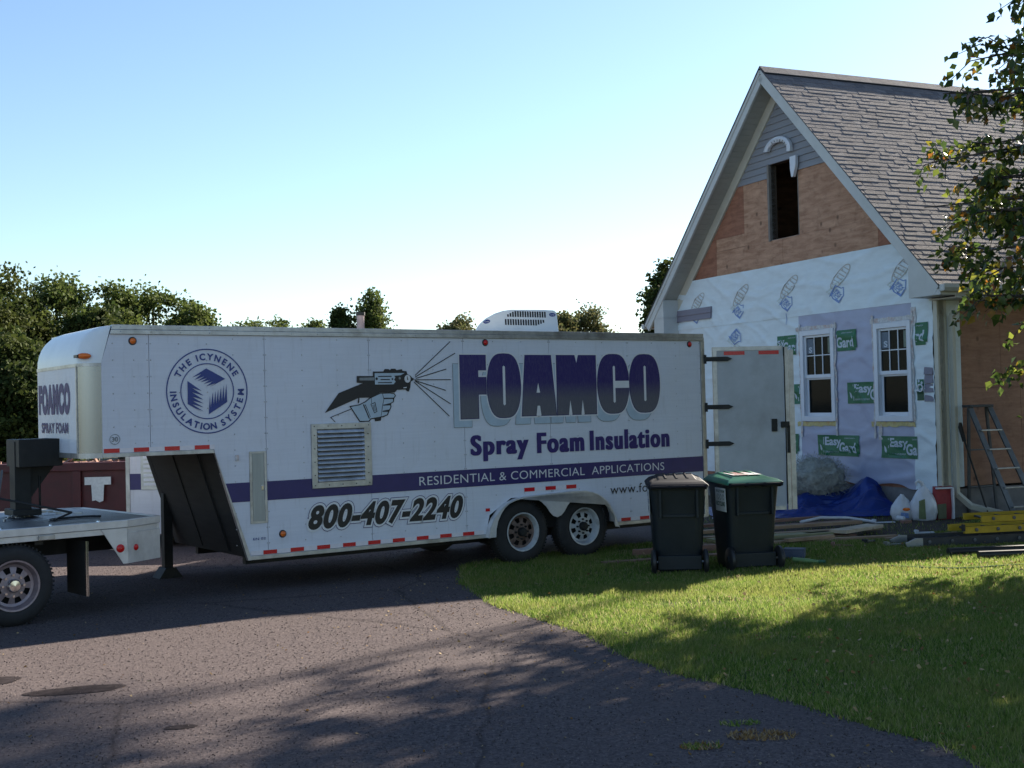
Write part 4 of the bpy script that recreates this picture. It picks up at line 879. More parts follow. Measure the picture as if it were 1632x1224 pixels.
# half-round head trim and loose keystone left over from the attic window
q = MB(); n = 16
for k in range(n+1):
    a = radians(14) + radians(180)*k/n; ro, ri_ = .41, .25 + .05*abs(cos(a)); cx, cz = 4.33, 6.40
    for r_, x_ in ((ro, W0-.03), (ro, W0-.09), ((ro+ri_)/2, W0-.11), (ri_, W0-.09), (ri_, W0-.03)): q.v.append((x_, cx + r_*cos(a), cz + r_*sin(a)*.66))
    if k:
        o = 5*k
        for j in range(4): q.f.append((o-5+j, o-5+j+1, o+j+1, o+j))
q.build('arched_head_trim', M['vinylw'], HO, smooth=True)
for k in range(7):
    a = radians(10+k*16); MB().bar((W0-.104, 4.33+.27*cos(a+1), 6.40+.27*sin(a+1)*.66), (W0-.104, 4.33+.34*cos(a+1), 6.40+.34*sin(a+1)*.66), .010, .010, (1, 0, 0)).build('fluting', M['greyp'], HO)
MB().prism([(3.94, 6.23), (3.76, 6.23), (3.77, 6.05), (3.85, 5.86), (3.90, 5.86), (3.93, 6.0)], GP, W0-.10, W0-.035).build('keystone_trim', M['vinylw'], HO, bevel=.008)

# roof: slabs, rake boards, soffit, frieze, eave boxes, gutters
XE = 14.0
def slopebox(side, x0, x1, s0, s1, t0, t1):
    """box on a roof slope; s measured up from the eave line y=-.03 (right) or 8.63 (left), t above the roof plane"""
    k = sqrt(.5); sg = 1 if side == 'R' else -1; ye = -.03 if side == 'R' else 8.63; ze = RZ - abs(ye - RI)
    f = lambda s, t: (ye + sg*(s*k - t*k), ze + s*k + t*k)
    vs = []
    for x in (x0, x1):
        for s, t in ((s0, t0), (s1, t0), (s1, t1), (s0, t1)): y, z = f(s, t); vs.append((x, y, z))
    return vs
BF = [(0, 1, 2, 3), (7, 6, 5, 4), (0, 4, 5, 1), (1, 5, 6, 2), (2, 6, 7, 3), (3, 7, 4, 0)]
SL = 4.33*sqrt(2)
MB().add(slopebox('R', .03, XE, 0, SL, -.15, -.006), BF).add(slopebox('L', .03, XE, 0, SL, -.15, -.006), BF).build('roof_deck', M['ply'], HO)
MB().add(slopebox('L', -.02, XE, -.02, SL, -.004, .008), BF).build('left_slope_shingles', SH[0], HO)
for sd_ in 'RL':
    MB().add(slopebox(sd_, -.015, .03, -.04, SL-.105, -.205, -.012), BF).build('rake_board', M['fascia'], HO, bevel=.003)
    MB().add(slopebox(sd_, -.030, -.015, -.04, SL-.045, -.075, -.008), BF).build('rake_moulding', M['fascia'], HO)
    MB().add(slopebox(sd_, -.045, .0, -.05, SL, -.010, .004), BF).build('drip_edge', M['ink'], HO)
# soffit boards across the rake overhang (underside), frieze on the wall
for sd_ in 'LR':
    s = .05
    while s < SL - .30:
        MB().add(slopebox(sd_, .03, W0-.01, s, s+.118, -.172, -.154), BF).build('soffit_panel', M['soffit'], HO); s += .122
    MB().add(slopebox(sd_, W0-.045, W0-.002, .1, SL-.18, -.36, -.165), BF).build('frieze_board', M['cream'], HO, bevel=.003)
# eave box ends
MB().prism([(-.06, 3.40), (.62, 3.40), (.62, 3.90), (.42, 3.90), (-.06, 3.45)], GP, -.012, .5).build('eave_return', M['fascia'], HO, bevel=.004)
MB().prism([(8.58, 3.62), (7.92, 3.62), (7.92, 4.0), (8.10, 3.95), (8.58, 3.66)], GP, .0, .5).build('eave_return', M['fascia'], HO, bevel=.004)
MB().box(.0, .5, 7.92, 8.30, 3.30, 3.64).build('eave_return', M['fascia'], HO, bevel=.004)
MB().box(.3, XE, -.05, -.02, 3.36, 3.56).box(.3, XE, -.02, .52, 3.36, 3.38).build('eave_fascia', M['fascia'], HO)
MB().box(.3, XE, 8.62, 8.65, 3.36, 3.56).box(.3, XE, 8.08, 8.62, 3.36, 3.38).build('eave_fascia', M['fascia'], HO)
for y0, y1 in ((-.17, -.055), (8.655, 8.78)):
    g = MB(); x = -.03
    sec = [(y0, 3.56), (y0-.0, 3.50), (y0+.03, 3.45), (y1, 3.45), (y1, 3.56), (y1-.008, 3.56), (y1-.008, 3.46), (y0+.034, 3.46), (y0+.01, 3.50), (y0+.01, 3.56)]
    g.prism(sec, GP, -.03, XE).box(-.03, -.02, y0+.005, y1, 3.455, 3.55).build('gutter', M['fascia'], HO)
# downspout at the near corner, kicked out at the foot
dsx, dsy = .62, .40
d_ = MB(); d_.bar((dsx, -.10, 3.45), (dsx, dsy, 3.12), .08, .06, (1, 0, 0)).bar((dsx, dsy, 3.13), (dsx, dsy, .36), .085, .065, (1, 0, 0)).bar((dsx, dsy, .38), (dsx+.14, dsy-.16, .18), .085, .065, (1, 0, 0)).bar((dsx+.13, dsy-.15, .19), (dsx+.50, dsy-.42, .07), .085, .065, (1, 0, 0))
d_.build('downspout', M['cream'], HO, bevel=.006)
MB().box(W0-.03, W0+.11, .44, .53, .42, 3.40).box(W0+.0, W0+.16, .44, .50, .42, 3.40).build('corner_board', M['cream'], HO, bevel=.004)
# near long wall: wrap strip, plywood sheets
MB().box(W0+.16, .86, .480, .50, .47, 3.38).build('wrap_strip', M['wrap'], HO)
x = .865
for i in range(11):
    MB().box(x+.002, x+1.215, .484+random.uniform(-.002, .002), .50, .48, 2.0).build('plywood_sheet', M['plyl'], HO); MB().box(x+.002-(.4 if i else 0), x+1.215-.4, .484, .50, 2.004, 3.37).build('plywood_sheet', M['plyl'], HO); x += 1.219
# ridge cap
MB().prism([(RI-.17, RZ-.155), (RI, RZ+.004), (RI+.17, RZ-.155), (RI+.17, RZ-.135), (RI, RZ+.018), (RI-.17, RZ-.135)], GP, -.03, XE).build('ridge_vent', M['dark'], HO)
x = -.03; i = 0
while x < 9:
    MB().prism([(RI-.155, RZ-.128), (RI, RZ+.020), (RI+.155, RZ-.128), (RI+.155, RZ-.118), (RI, RZ+.030), (RI-.155, RZ-.118)], lambda a, b, d: (d, a, b + .010*((d-x)/.3 if False else 0)), x, x+.27).build('ridge_cap_shingle', SH[i % 3], HO); x += .273; i += 1
# shingles on the near slope: nearest 300 stand alone, the rest share one mesh
EXP = .120; rows = int(SL/EXP); tiles = []
for r_ in range(rows + 1):
    x = -.045 - random.uniform(0, .2); s = r_*EXP - .02
    while x < 9.2:
        w = random.choice((.15, .19, .24, .30, .17, .22)); x0 = max(x, -.045)
        if x + w > x0 + .03: tiles.append((x0, x+w-.004, s, random.choice((0, 0, 1, 1, 2, 3)), random.random() < .5))
        x += w
def tile_world(t):
    k = sqrt(.5); return Vector((cos(HB)*(t[0]) - sin(HB)*(-.03+t[2]*k) + 6.4, sin(HB)*t[0] + cos(HB)*(-.03+t[2]*k) + 19.04, 3.57+t[2]*k)).length
tiles.sort(key=tile_world)
TM = {}
def tile_mesh(w, thick, mi):
    w = round(w/.03)*.03 if w > .06 else .045
    key = (round(w, 3), thick, mi)
    if key not in TM:
        h = .0085 if thick else .0065; L_ = min(EXP+.03, .16)
        me = bpy.data.meshes.new('shingle'); me.from_pydata([(0, 0, 0), (w-.004, 0, 0), (w-.004, L_, .001), (0, L_, .001), (0, 0, h), (w-.004, 0, h), (w-.004, L_, .004), (0, L_, .004)], [], [(0, 3, 2, 1), (4, 5, 6, 7), (0, 1, 5, 4), (1, 2, 6, 5), (3, 0, 4, 7)])
        me.materials.append(SH[mi]); TM[key] = me
    return TM[key]
for t in tiles[:300]:
    o = link('shingle', tile_mesh(t[1]-t[0], t[4], t[3]), HO); k = sqrt(.5)
    o.location = (t[0], -.03 + t[2]*k, RZ - abs(-.03-RI) + t[2]*k); o.rotation_euler = (pi/4, 0, 0)
for mi in range(4):
    q = MB()
    for t in tiles[300:]:
        if t[3] != mi: continue
        h = .0085 if t[4] else .0065; vs = []
        a = slopebox('R', t[0], t[1], t[2], min(t[2]+.155, SL-.01), 0, h)
        vs = a; v = slopebox('R', t[0], t[1], t[2], min(t[2]+.155, SL-.01), .001, .004); vs[2] = v[2]; vs[6] = v[6]
        q.add(vs, [(0, 3, 7, 4), (3, 2, 6, 7), (0, 1, 2, 3)[::-1], (4, 5, 6, 7)])
    kind(q.build('shingle_field', SH[mi], HO, fix=True), 'stuff')
MB().add(slopebox('R', 9.1, XE, -.02, SL, -.004, .008), BF).build('far_shingles', SH[1], HO)

# ------------------------------------------------------------------ flatbed truck under the gooseneck (only its rear end is in view)
TK = thing('flatbed_truck', 'flatbed tow truck with tread plate deck and dual rear wheels, coupled under the trailer nose', 'truck', (-4.53, 11.60, 0), radians(90 - 48.7))
DK = [(-3.2, 0.0), (1.06, 0.0), (1.50, .21), (1.50, 2.09), (1.06, 2.30), (-3.2, 2.30)]
PX = lambda a, b, d: (a, b, d)
DKI = [(-3.2, .06), (1.04, .06), (1.44, .245), (1.44, 2.06), (1.04, 2.24), (-3.2, 2.24)]
MB().prism(DKI, PX, .80, .886).build('deck_plate', M['tread'], TK)
q = MB()
def railseg(a, b, w0, w1, z0, z1, mb):
    a, b = Vector(a), Vector(b); n = Vector(((b-a).y, -(b-a).x)).normalized()
    mb.prism([tuple(a + n*w0), tuple(b + n*w0), tuple(b - n*w1), tuple(a - n*w1)], PX, z0, z1)
for (a, b) in zip(DK[:-1], DK[1:]):
    r_ = MB(); railseg(a, b, 0.0, .055, .822, .892, r_); r_.build('deck_rail', M['alum'], TK, bevel=.004)
    r_ = MB(); railseg(a, b, -.016, .05, .765, .818, r_); r_.build('rub_rail', M['alum'], TK, bevel=.003)
for k in range(6): MB().box(-2.9 + k*.62, -2.75 + k*.62, -.012, .05, .770, .812).build('stake_pocket', M['trim'], TK, bevel=.003)
sk = MB().prism([(.80, .815), (1.055, .815), (1.062, .475), (1.015, .475)], P3, .004, .016).build('side_skirt', M['alum'], TK)
sk2 = MB(); a_, b_ = Vector((1.062, .004)), Vector((1.49, .205))
sk2.add([(a_.x, a_.y, .475), (b_.x, b_.y, .475), (b_.x, b_.y, .765), (a_.x, a_.y, .765), (a_.x-.006, a_.y+.012, .475), (b_.x-.006, b_.y+.012, .475), (b_.x-.006, b_.y+.012, .765), (a_.x-.006, a_.y+.012, .765)], BF)
sk2.build('corner_skirt', M['alum'], TK)
MB().box(1.478, 1.49, .21, 2.09, .475, .765).build('rear_skirt', M['alum'], TK)
def tlamp(x, y, z, n, r):
    nx, ny = n; q = MB(); c = Vector((x, y, z)); N_ = Vector((nx, ny, 0)); U_ = Vector((-ny, nx, 0)); o = 0
    prof = [(r*1.18, 0), (r*1.18, .006), (r, .010), (r*.7, .017), (.001, .02)]; n_ = 20
    for k in range(n_):
        a = 2*pi*k/n_
        for rr_, t in prof: q.v.append(tuple(c + N_*t + U_*rr_*cos(a) + Vector((0, 0, rr_*sin(a)))))
    m = len(prof)
    for k in range(n_):
        for i in range(m-1): q.f.append((k*m+i, k*m+i+1, ((k+1) % n_)*m+i+1, ((k+1) % n_)*m+i))
    return q
tlamp(.985, .004, .625, (0, -1), .034).build('marker_lamp', M['redlens'], TK, smooth='all')
nx_, ny_ = (b_-a_).normalized().y, -(b_-a_).normalized().x
p_ = a_ + (b_-a_)*.24; tlamp(p_.x, p_.y, .618, (nx_, ny_), .026).build('marker_lamp', M['redlens'], TK, smooth='all')
MB().box(-3.2, 1.35, .70, .80, .55, .80).box(-3.2, 1.35, 1.50, 1.60, .55, .80).build('chassis_rail', M['blacks'], TK)
for k in range(6): MB().box(-2.6 + k*.7, -2.52 + k*.7, .1, 2.2, .72, .80).build('cross_member', M['blacks'], TK)
lab(wheel('wheel', TK, (-.02, 0, .375), .375, .228, .24, M['rimt'], M['rimt'], .02, hub=.062), 'silver outer dual wheel with chrome hub and lug nuts')
MB().lathe([(.2, .30), (.365, .32), (.375, .36), (.375, .48), (.365, .52), (.2, .54)], (-.02, 0, .375), n=40, closed=True).build('inner_wheel', M['rubber'], TK, smooth=True)
MB().lathe([(.2, 1.76), (.375, 1.80), (.375, 1.96), (.2, 2.0)], (-.02, 0, .375), n=32, closed=True).lathe([(.2, 2.04), (.375, 2.08), (.375, 2.24), (.2, 2.28)], (-.02, 0, .375), n=32, closed=True).build('far_wheel', M['rubber'], TK, smooth=True)
MB().tube([(-.02, .3, .375), (-.02, 2.0, .375)], .06, 10).lathe([(.001, -.16), (.15, -.08), (.15, .08), (.001, .16)], (-.02, 1.15, .375), n=16).build('rear_axle', M['blacks'], TK)
MB().box(.66, .675, .03, .50, .20, .72).build('mud_flap', M['rubber'], TK); MB().box(.655, .68, .03, .05, .2, .72).build('mud_flap_edge', M['chrome'], TK)
MB().box(-.5, .5, .05, .5, .775, .79).build('inner_fender', M['blacks'], TK)
cab = MB().tube([(.80+.25*cos(k*.5), .60+.12*sin(k*.5), .90) for k in range(0, 8)] + [(.9, .95, .93), (.3, 1.3, 1.1), (.55, 1.9, 1.35)], .012, 6).build('safety_cable', M['blackp'], TK)

# ------------------------------------------------------------------ red dumpster behind the trailer nose
DU = thing('dumpster', 'dark red roll-off dumpster full of debris behind the truck deck', 'dumpster', (-7.2, 18.3, 0), -.03)
x0, x1 = -3.0, 4.6
MB().box(x0, x1, -.02, .04, .22, 1.18).box(x0, x0+.06, .04, 2.3, .22, 1.18).box(x1-.06, x1, .04, 2.3, .22, 1.18).box(x0, x1, 2.26, 2.3, .22, 1.18).box(x0, x1, 0, 2.3, .20, .26).build('body', M['red'], DU)
MB().box(x0-.03, x1+.03, -.08, .06, 1.12, 1.24).build('top_rail', M['red'], DU, bevel=.01)
MB().box(x0-.03, x1+.03, -.08, .06, .20, .32).build('bottom_rail', M['red'], DU, bevel=.01)
k = x0
while k < x1: MB().box(k, k+.12, -.07, -.02, .32, 1.12).build('side_rib', M['red'], DU, bevel=.008); k += .78
for v_, f_ in ((text_fit('109', (.06-.42, .06+.12, .86, 1.06), offset=.04), 0),):
    me = bpy.data.meshes.new('number_marking'); me.from_pydata([(a-1.95+.42+.17, -.076, b-.06) for a, b in v_[0]], [], v_[1]); me.materials.append(M['whref']); link('number_marking', me, DU)
me = bpy.data.meshes.new('letter_marking'); tg = [(1.08, .92), (1.46, .92), (1.46, 1.03), (1.08, 1.03)]; tg2 = [(1.185, .69), (1.235, .70), (1.29, .67), (1.345, .69), (1.36, .92), (1.175, .92)]
me.from_pydata([(a, -.076, b) for a, b in tg + tg2], [], [(0, 1, 2, 3), (4, 5, 6, 7, 8, 9)]); me.materials.append(M['sticker']); link('letter_marking', me, DU)
q = MB(); r = random.Random(4)
for i in range(420):
    cx, cy = r.uniform(x0+.15, x1-.1), r.uniform(.1, 2.1); cz = 1.10 + .28*max(0, 1-abs(cx+2.6)/1.2) + .07*r.random() + .08*noise.noise(Vector((cx*1.5, cy, 0)))
    a = Vector((r.gauss(0, 1), r.gauss(0, 1), r.gauss(0, .35))).normalized()*r.uniform(.06, .22); c = Vector((cx, cy, cz)); q.bar(c-a, c+a, r.uniform(.02, .12), r.uniform(.01, .03))
kind(q.build('debris_heap', M['debris'], DU), 'stuff')

# ------------------------------------------------------------------ wheeled bins
def make_bin(lidm, label, loc, rz):
    t = thing('wheeled_bin', label, 'wheeled bin', loc, rz, 'wheeled bins on the grass edge')
    m = MB(); secs = [(0.0, .25, .26), (.06, .258, .27), (.55, .285, .32), (.80, .305, .345), (.955, .318, .37)]; n = 24; pts = []
    for z, hx, hy in secs:
        for k in range(n):
            a = 2*pi*(k+.5)/n; c, s = cos(a), sin(a); p = 7
            m.v.append((hx*math.copysign(abs(c)**(2/p), c), .37 + hy*math.copysign(abs(s)**(2/p), s), z))
    for i in range(len(secs)-1):
        for k in range(n): m.f.append((i*n+k, i*n+(k+1) % n, (i+1)*n+(k+1) % n, (i+1)*n+k))
    m.f.append(tuple(range(n))[::-1]); m.f.append(tuple((len(secs)-1)*n+k for k in range(n)))
    m.build('body', M['binp'], t, smooth=True)
    MB().prism([(-.31, .93), (.31, .93), (.31, .985), (-.31, .985)], lambda a, b, d: (a, d, b), -.02, .01).build('rim', M['binp'], t, bevel=.008)
    MB().box(-.325, .325, .0, .745, .945, .975).build('rim_lip', M['binp'], t, bevel=.01)
    for sx in (-.215, .19): MB().prism([(sx, .62), (sx+.025, .62), (sx+.025, .93), (sx, .93)], P3, -.022, .05).build('moulded_rib', M['binp'], t, bevel=.004)
    MB().prism([(-.19, .655), (.19, .655), (.17, .625), (-.17, .625)], P3, .025, .10).build('moulded_rib', M['binp'], t, bevel=.004)
    # lid: domed with a raised centre, hinged on the handle side
    l = MB(); rows = [(-.335, -.045, .790, .962, .978), (-.325, -.035, .785, .985, 1.0), (-.285, .03, .75, 1.015, 1.035), (-.215, .12, .68, 1.028, 1.062), (-.20, .15, .66, 1.042, 1.076)]
    for hx, yb, yf, zb, zf in rows: l.v += [(hx, yb, zb), (-hx, yb, zb), (-hx, yf, zf), (hx, yf, zf)]
    for i in range(4):
        for k in range(4): l.f.append((i*4+k, i*4+(k+1) % 4, i*4+4+(k+1) % 4, i*4+4+k))
    l.f.append((16, 17, 18, 19)); l.f.append((3, 2, 1, 0))
    lo = l.build('lid', lidm, t, bevel=.010, smooth=True)
    for k in (-.12, 0, .12): MB().add([(k-.012, .16, 1.044), (k+.012, .16, 1.044), (k+.012, .64, 1.078), (k-.012, .64, 1.078), (k-.008, .17, 1.052), (k+.008, .17, 1.052), (k+.008, .63, 1.086), (k-.008, .63, 1.086)], BF).build('lid_rib', lidm, lo)
    MB().tube([(-.30, -.065, .965), (.30, -.065, .965)], .016, 10).build('handle', M['binlidk'], t, smooth=True)
    for sx in (-.295, -.10, .10, .295): MB().bar((sx, .02, .95), (sx, -.072, .965), .03, .04).build('handle_bracket', M['binlidk'], t, bevel=.004)
    for sx in (-1, 1):
        w = MB().lathe([(.02, 0), (.12, .0), (.135, .012), (.135, .038), (.12, .05), (.02, .05)], (sx*.285-.025, .045, .135), axis='x', n=28, closed=True).build('wheel', M['blackp'], t, smooth=True)
        MB().lathe([(.001, -.006), (.035, -.004), (.04, .004)], (sx*.285 + (.028 if sx > 0 else -.028), .045, .135), axis='x', n=14).build('hub', M['binp'], w)
    MB().tube([(-.3, .045, .135), (.3, .045, .135)], .012, 8).build('axle', M['galv'], t)
    MB().box(-.24, .24, .02, .09, .05, .20).build('axle_housing', M['binp'], t, bevel=.006)
    return t
def bin_sticker(t, w, h, z, y0, rows, m_):
    o = MB().add([(-.3135, y0, z), (-.3135, y0+w, z), (-.321, y0+w, z+h), (-.321, y0, z+h), (-.31, y0, z), (-.31, y0+w, z), (-.318, y0+w, z+h), (-.318, y0, z+h)], BF).build('sticker', M['sticker'], t)
    for txt, a0, a1, b0, b1, off in rows:
        v, f = text_fit(txt, (a0, a1, b0, b1), offset=off); me = bpy.data.meshes.new('sticker_print')
        me.from_pydata([(-.3152 - .0075*q/h, y0 + w - p, z+q) for p, q in v], [], f); me.materials.append(M[m_]); link('sticker_print', me, o)
    return o
b1 = make_bin(M['binlidk'], 'all black wheeled bin standing in front of the trailer tail', (1.80, 14.05, 0), radians(-3)); lab(b1, b1['label'])
b2 = make_bin(M['binlidg'], 'wheeled recycling bin with a bright green lid', (2.66, 14.17, 0), radians(10))
bin_sticker(b1, .30, .27, .66, .10, (('COUNTY', .03, .27, .19, .24, .03), ('WASTE', .03, .27, .11, .16, .03), ('518-555', .03, .27, .03, .08, .02)), 'blue')
s2 = bin_sticker(b2, .34, .26, .66, .06, (('SINGLE STREAM', .03, .31, .21, .24, .02), ('RECYCLING', .03, .31, .06, .11, .04)), 'gdark')
for k in range(3):
    g = MB()
    for j in range(3):
        a0 = j*2.094 + .35; c = (.09 + k*.085, .16)
        pts = [(c[0]+.032*cos(a0+u*.35), c[1]+.032*sin(a0+u*.35)) for u in range(5)]
        for (p, q_), (p2, q2_) in zip(pts[:-1], pts[1:]):
            x = lambda q: -.3156 - .0075*q/.26
            f1 = .72; g.add([(x(q_), .06+.34-p, .66+q_), (x(q2_), .06+.34-p2, .66+q2_), (x(q2_), .06+.34-(c[0]+(p2-c[0])*f1), .66+c[1]+(q2_-c[1])*f1), (x(q_), .06+.34-(c[0]+(p-c[0])*f1), .66+c[1]+(q_-c[1])*f1)], [(0, 1, 2, 3)])
    g.build('recycle_mark', M['gdark'], s2, fix=False)
lid2 = [c for c in b2.children if c.name.startswith('lid')][0]
zz = lambda y: 1.0785 + (y-.15)*.0275 - .03
ls = MB().add([(-.17, .20, zz(.2)+.003), (.17, .20, zz(.2)+.003), (.17, .60, zz(.6)+.003), (-.17, .60, zz(.6)+.003)], [(0, 1, 2, 3)]).build('lid_sticker', M['white'], lid2, fix=False)
ls.location = (0, 0, .006)
g_ = MB(); r = random.Random(3)
for k in range(9):
    y = .235 + k*.038; g_.add([(-.14, y, zz(y)+.0045), (-.14 + r.uniform(.1, .27), y, zz(y)+.0045), (-.14 + r.uniform(.1, .27), y+.016, zz(y+.016)+.0045), (-.14, y+.016, zz(y+.016)+.0045)], [(0, 1, 2, 3)])
g_.build('lid_sticker_print', mat('faded red sticker print', (.42, .18, .15), .5, 0, .3, 40), ls, fix=False); 

# ------------------------------------------------------------------ lumber, one board at a time
def board(x0, y0, x1, y1, z, w, h, m, label, roll=0.0, z1=None):
    a = Vector((x0, y0, z + h/2)); b = Vector((x1, y1, (z if z1 is None else z1) + h/2))
    L_ = (b-a).length; mb = MB().box(0, L_, -w/2, w/2, -h/2, h/2)
    o = mb.build('board', M[m], None, bevel=.003); d = (b-a).normalized()
    o.matrix_world = Matrix.Translation(a) @ d.to_track_quat('X', 'Z').to_matrix().to_4x4() @ Matrix.Rotation(roll, 4, 'X')
    return tag(o, label, 'board', 'scrap lumber behind the bins')
BD = [
 (1.02, 15.05, 3.35, 15.95, .0, .14, .035, 'woodp', 'thin reddish board lying flat in the grass, left of the black bin'),
 (1.45, 15.75, 3.2, 16.35, .0, .09, .09, 'woodp', 'short pinkish post end poking out left of the black bin'),
 (1.75, 16.3, 5.1, 17.1, .0, .10, .05, 'wood', 'long pine stud at the front of the lumber pile'),
 (2.45, 16.7, 4.6, 17.5, .0, .24, .04, 'woodp', 'wide pinkish plank at the bottom of the lumber pile'),
 (2.55, 16.75, 4.25, 17.35, .045, .24, .045, 'woodg', 'greenish treated plank behind the green-lidded bin'),
 (2.3, 17.35, 5.2, 18.25, .0, .14, .05, 'wood', 'tan board in the middle of the lumber pile'),
 (2.2, 17.7, 5.05, 18.75, .05, .14, .045, 'wood', 'tan board lying across the back of the lumber pile'),
 (2.35, 18.2, 5.0, 19.35, .0, .14, .045, 'woodp', 'reddish rear board next to the tarp'),
 (2.5, 18.6, 4.7, 19.6, .05, .09, .045, 'woodp', 'narrow reddish stud on top of the rear board'),
 (4.35, 17.25, 5.05, 17.95, .07, .26, .045, 'woodw', 'short bright white pine offcut on the pile end'),
 (3.9, 17.2, 4.6, 17.55, .05, .12, .04, 'woodp', 'small reddish offcut under the white pine piece'),
 (4.9, 16.85, 6.0, 17.35, .0, .09, .04, 'wood', 'brown stud end pointing at the grey ladder'),
 (3.5, 16.55, 4.2, 16.95, .05, .09, .04, 'wood', 'small tan offcut beside the greenish plank'),
]
for b in BD: board(*b[:4], b[4], b[5], b[6], b[7], b[8])

# ------------------------------------------------------------------ tarp and insulation
def surf(name, u0, u1, v0, v1, nu, nv, f, m, smooth='all'):
    q = MB()
    for i in range(nu+1):
        for j in range(nv+1): q.v.append(f(u0+(u1-u0)*i/nu, v0+(v1-v0)*j/nv))
    for i in range(nu):
        for j in range(nv): q.f.append((i*(nv+1)+j, (i+1)*(nv+1)+j, (i+1)*(nv+1)+j+1, i*(nv+1)+j+1))
    return q.build(name, M[m], None, smooth=smooth, fix=False)
def ridged(p, o=4):
    s, a = 0, 1
    for _ in range(o): s += a*(1-abs(noise.noise(p))*2.2); p = p*1.9; a *= .5
    return s
def tarpf(u, v):
    # u runs beside the wall foot, v away from it towards the lumber
    x = 3.3 + 3.15*u - .15*v; y = 20.1 + .9*sin(u*2.2)*.4 + (1-v)*2.6*(1-.55*u) - .35*u
    hump = .52*math.exp(-((u-.86)/.13)**2 - ((v-.42)/.33)**2) + .26*math.exp(-((u-.48)/.25)**2 - ((v-.4)/.35)**2)
    ed = min(1, 5*min(u, 1-u, v, 1-v))
    return (x + .10*noise.noise(Vector((u*5, v*5, 2))), y + .14*noise.noise(Vector((u*6, v*6, 7))), .02 + ed*(hump + .075*max(0, ridged(Vector((u*6+v*3, v*3.2, 1))))) )
tag(surf('tarp', 0, 1, 0, 1, 120, 80, tarpf, 'tarp'), 'crumpled bright blue tarp heaped against the foot of the gable wall', 'tarp')
MB().tube([(4.25, 19.05, .06), (4.6, 19.25, .10), (5.0, 19.2, .09), (5.35, 19.0, .04)], .022, 8).build('white_hose', M['plas'], None, smooth=True)
tag(bpy.data.objects['white_hose'], 'short length of white hose curving over the tarp edge', 'hose')
bm = bmesh.new(); bmesh.ops.create_icosphere(bm, subdivisions=5, radius=1)
for v in bm.verts:
    d = v.co.normalized(); n = .22*noise.noise(d*2.1) + .12*abs(noise.noise(d*5)) + .07*noise.noise(d*11)
    v.co = Vector((d.x*.46, d.y*.36, d.z*.32)) * (1+n)
me = bpy.data.meshes.new('insulation_heap'); bm.to_mesh(me); bm.free(); me.materials.append(M['fluff']); me.polygons.foreach_set('use_smooth', [True]*len(me.polygons))
INS = link('insulation_heap', me); INS.location = (5.02, 21.3, .56); tag(INS, 'ball of loose grey-white fluffy insulation on top of the blue tarp', 'insulation')
q = MB(); r = random.Random(9)
for i in range(2600):
    d = Vector((r.gauss(0, 1), r.gauss(0, 1), r.gauss(0, 1))).normalized(); p = Vector((d.x*.52, d.y*.4, d.z*.38))*r.uniform(.92, 1.12); t = Vector((r.gauss(0, 1), r.gauss(0, 1), r.gauss(0, 1))).normalized()*r.uniform(.02, .06); w = t.cross(d).normalized()*.005
    q.add([tuple(p-t-w), tuple(p-t+w), tuple(p+t)], [(0, 1, 2)])
kind(q.build('loose_fibres', M['fluff'], INS, fix=False), 'stuff')

# ------------------------------------------------------------------ bags and rubbish by the downspout
def bag(label, loc, sx, sy, sz, seed, m, knot=True, print_m=None):
    bm = bmesh.new(); bmesh.ops.create_icosphere(bm, subdivisions=4, radius=1)
    for v in bm.verts:
        d = v.co.normalized(); up = max(0, d.z); k = 1 - .62*up**1.5
        n = .10*noise.noise(d*3 + Vector((seed, 0, 0))) + .07*abs(noise.noise(d*7 + Vector((0, seed, 0))))
        v.co = Vector((d.x*sx*k, d.y*sy*k, (d.z if d.z > -.6 else -.6 + (d.z+.6)*.2)*sz)) * (1+n)
    me = bpy.data.meshes.new('plastic_bag'); bm.to_mesh(me); bm.free(); me.materials.append(M[m]); me.polygons.foreach_set('use_smooth', [True]*len(me.polygons))
    o = link('plastic_bag', me); o.location = (loc[0], loc[1], .64*sz); tag(o, label, 'bag')
    if knot:
        MB().tube([(0, 0, sz*.85), (-.02, 0, sz*1.08), (-.07, 0, sz*1.2), (-.11, .01, sz*1.12), (-.10, .01, sz*.98)], [.03, .028, .024, .02, .014], 8).build('bag_handle', M[m], o, smooth=True)
    return o
o = bag('smaller white bag with an orange and blue print, left of the taller bag', (5.92, 19.55), .17, .14, .24, 1, 'plas', False)
MB().lathe([(.001, -.012), (.05, -.010), (.055, 0)], (.02, -.135, .05), n=14).build('bag_print', M['amber'], o); o.children[-1].scale = (1.1, 1, .5)
MB().prism([(-.07, -.10), (.06, -.11), (.05, -.03), (-.06, -.02)], P3, -.146, -.142).build('bag_print', M['bprint'], o)
o = bag('tall white plastic bag with a knotted top and green stripe', (6.22, 19.45), .20, .16, .33, 5, 'plas')
MB().prism([(-.13, -.17), (-.02, -.18), (-.03, .13), (-.12, .10)], P3, -.172, -.150).build('bag_print', mat('olive bag print', (.13, .17, .08), .5, 0, .2, 12), o, bevel=.01)
t = thing('material_sack', 'red and white paper sack standing by the downspout', 'sack', (6.55, 19.55, 0), .25)
m_ = MB()
for i in range(9):
    z = i/8; b = .5*sin(pi*min(1, z+.12))
    for k in range(16):
        a = 2*pi*k/16; m_.v.append((.175*math.copysign(abs(cos(a))**.5, cos(a))*(1-.06*z), (.05+.06*b)*math.copysign(abs(sin(a))**.7, sin(a)), z*.50 + .01*sin(k*2)))
    if i:
        for k in range(16): m_.f.append(((i-1)*16+k, (i-1)*16+(k+1) % 16, i*16+(k+1) % 16, i*16+k))
m_.f.append(tuple(128+k for k in range(16)))
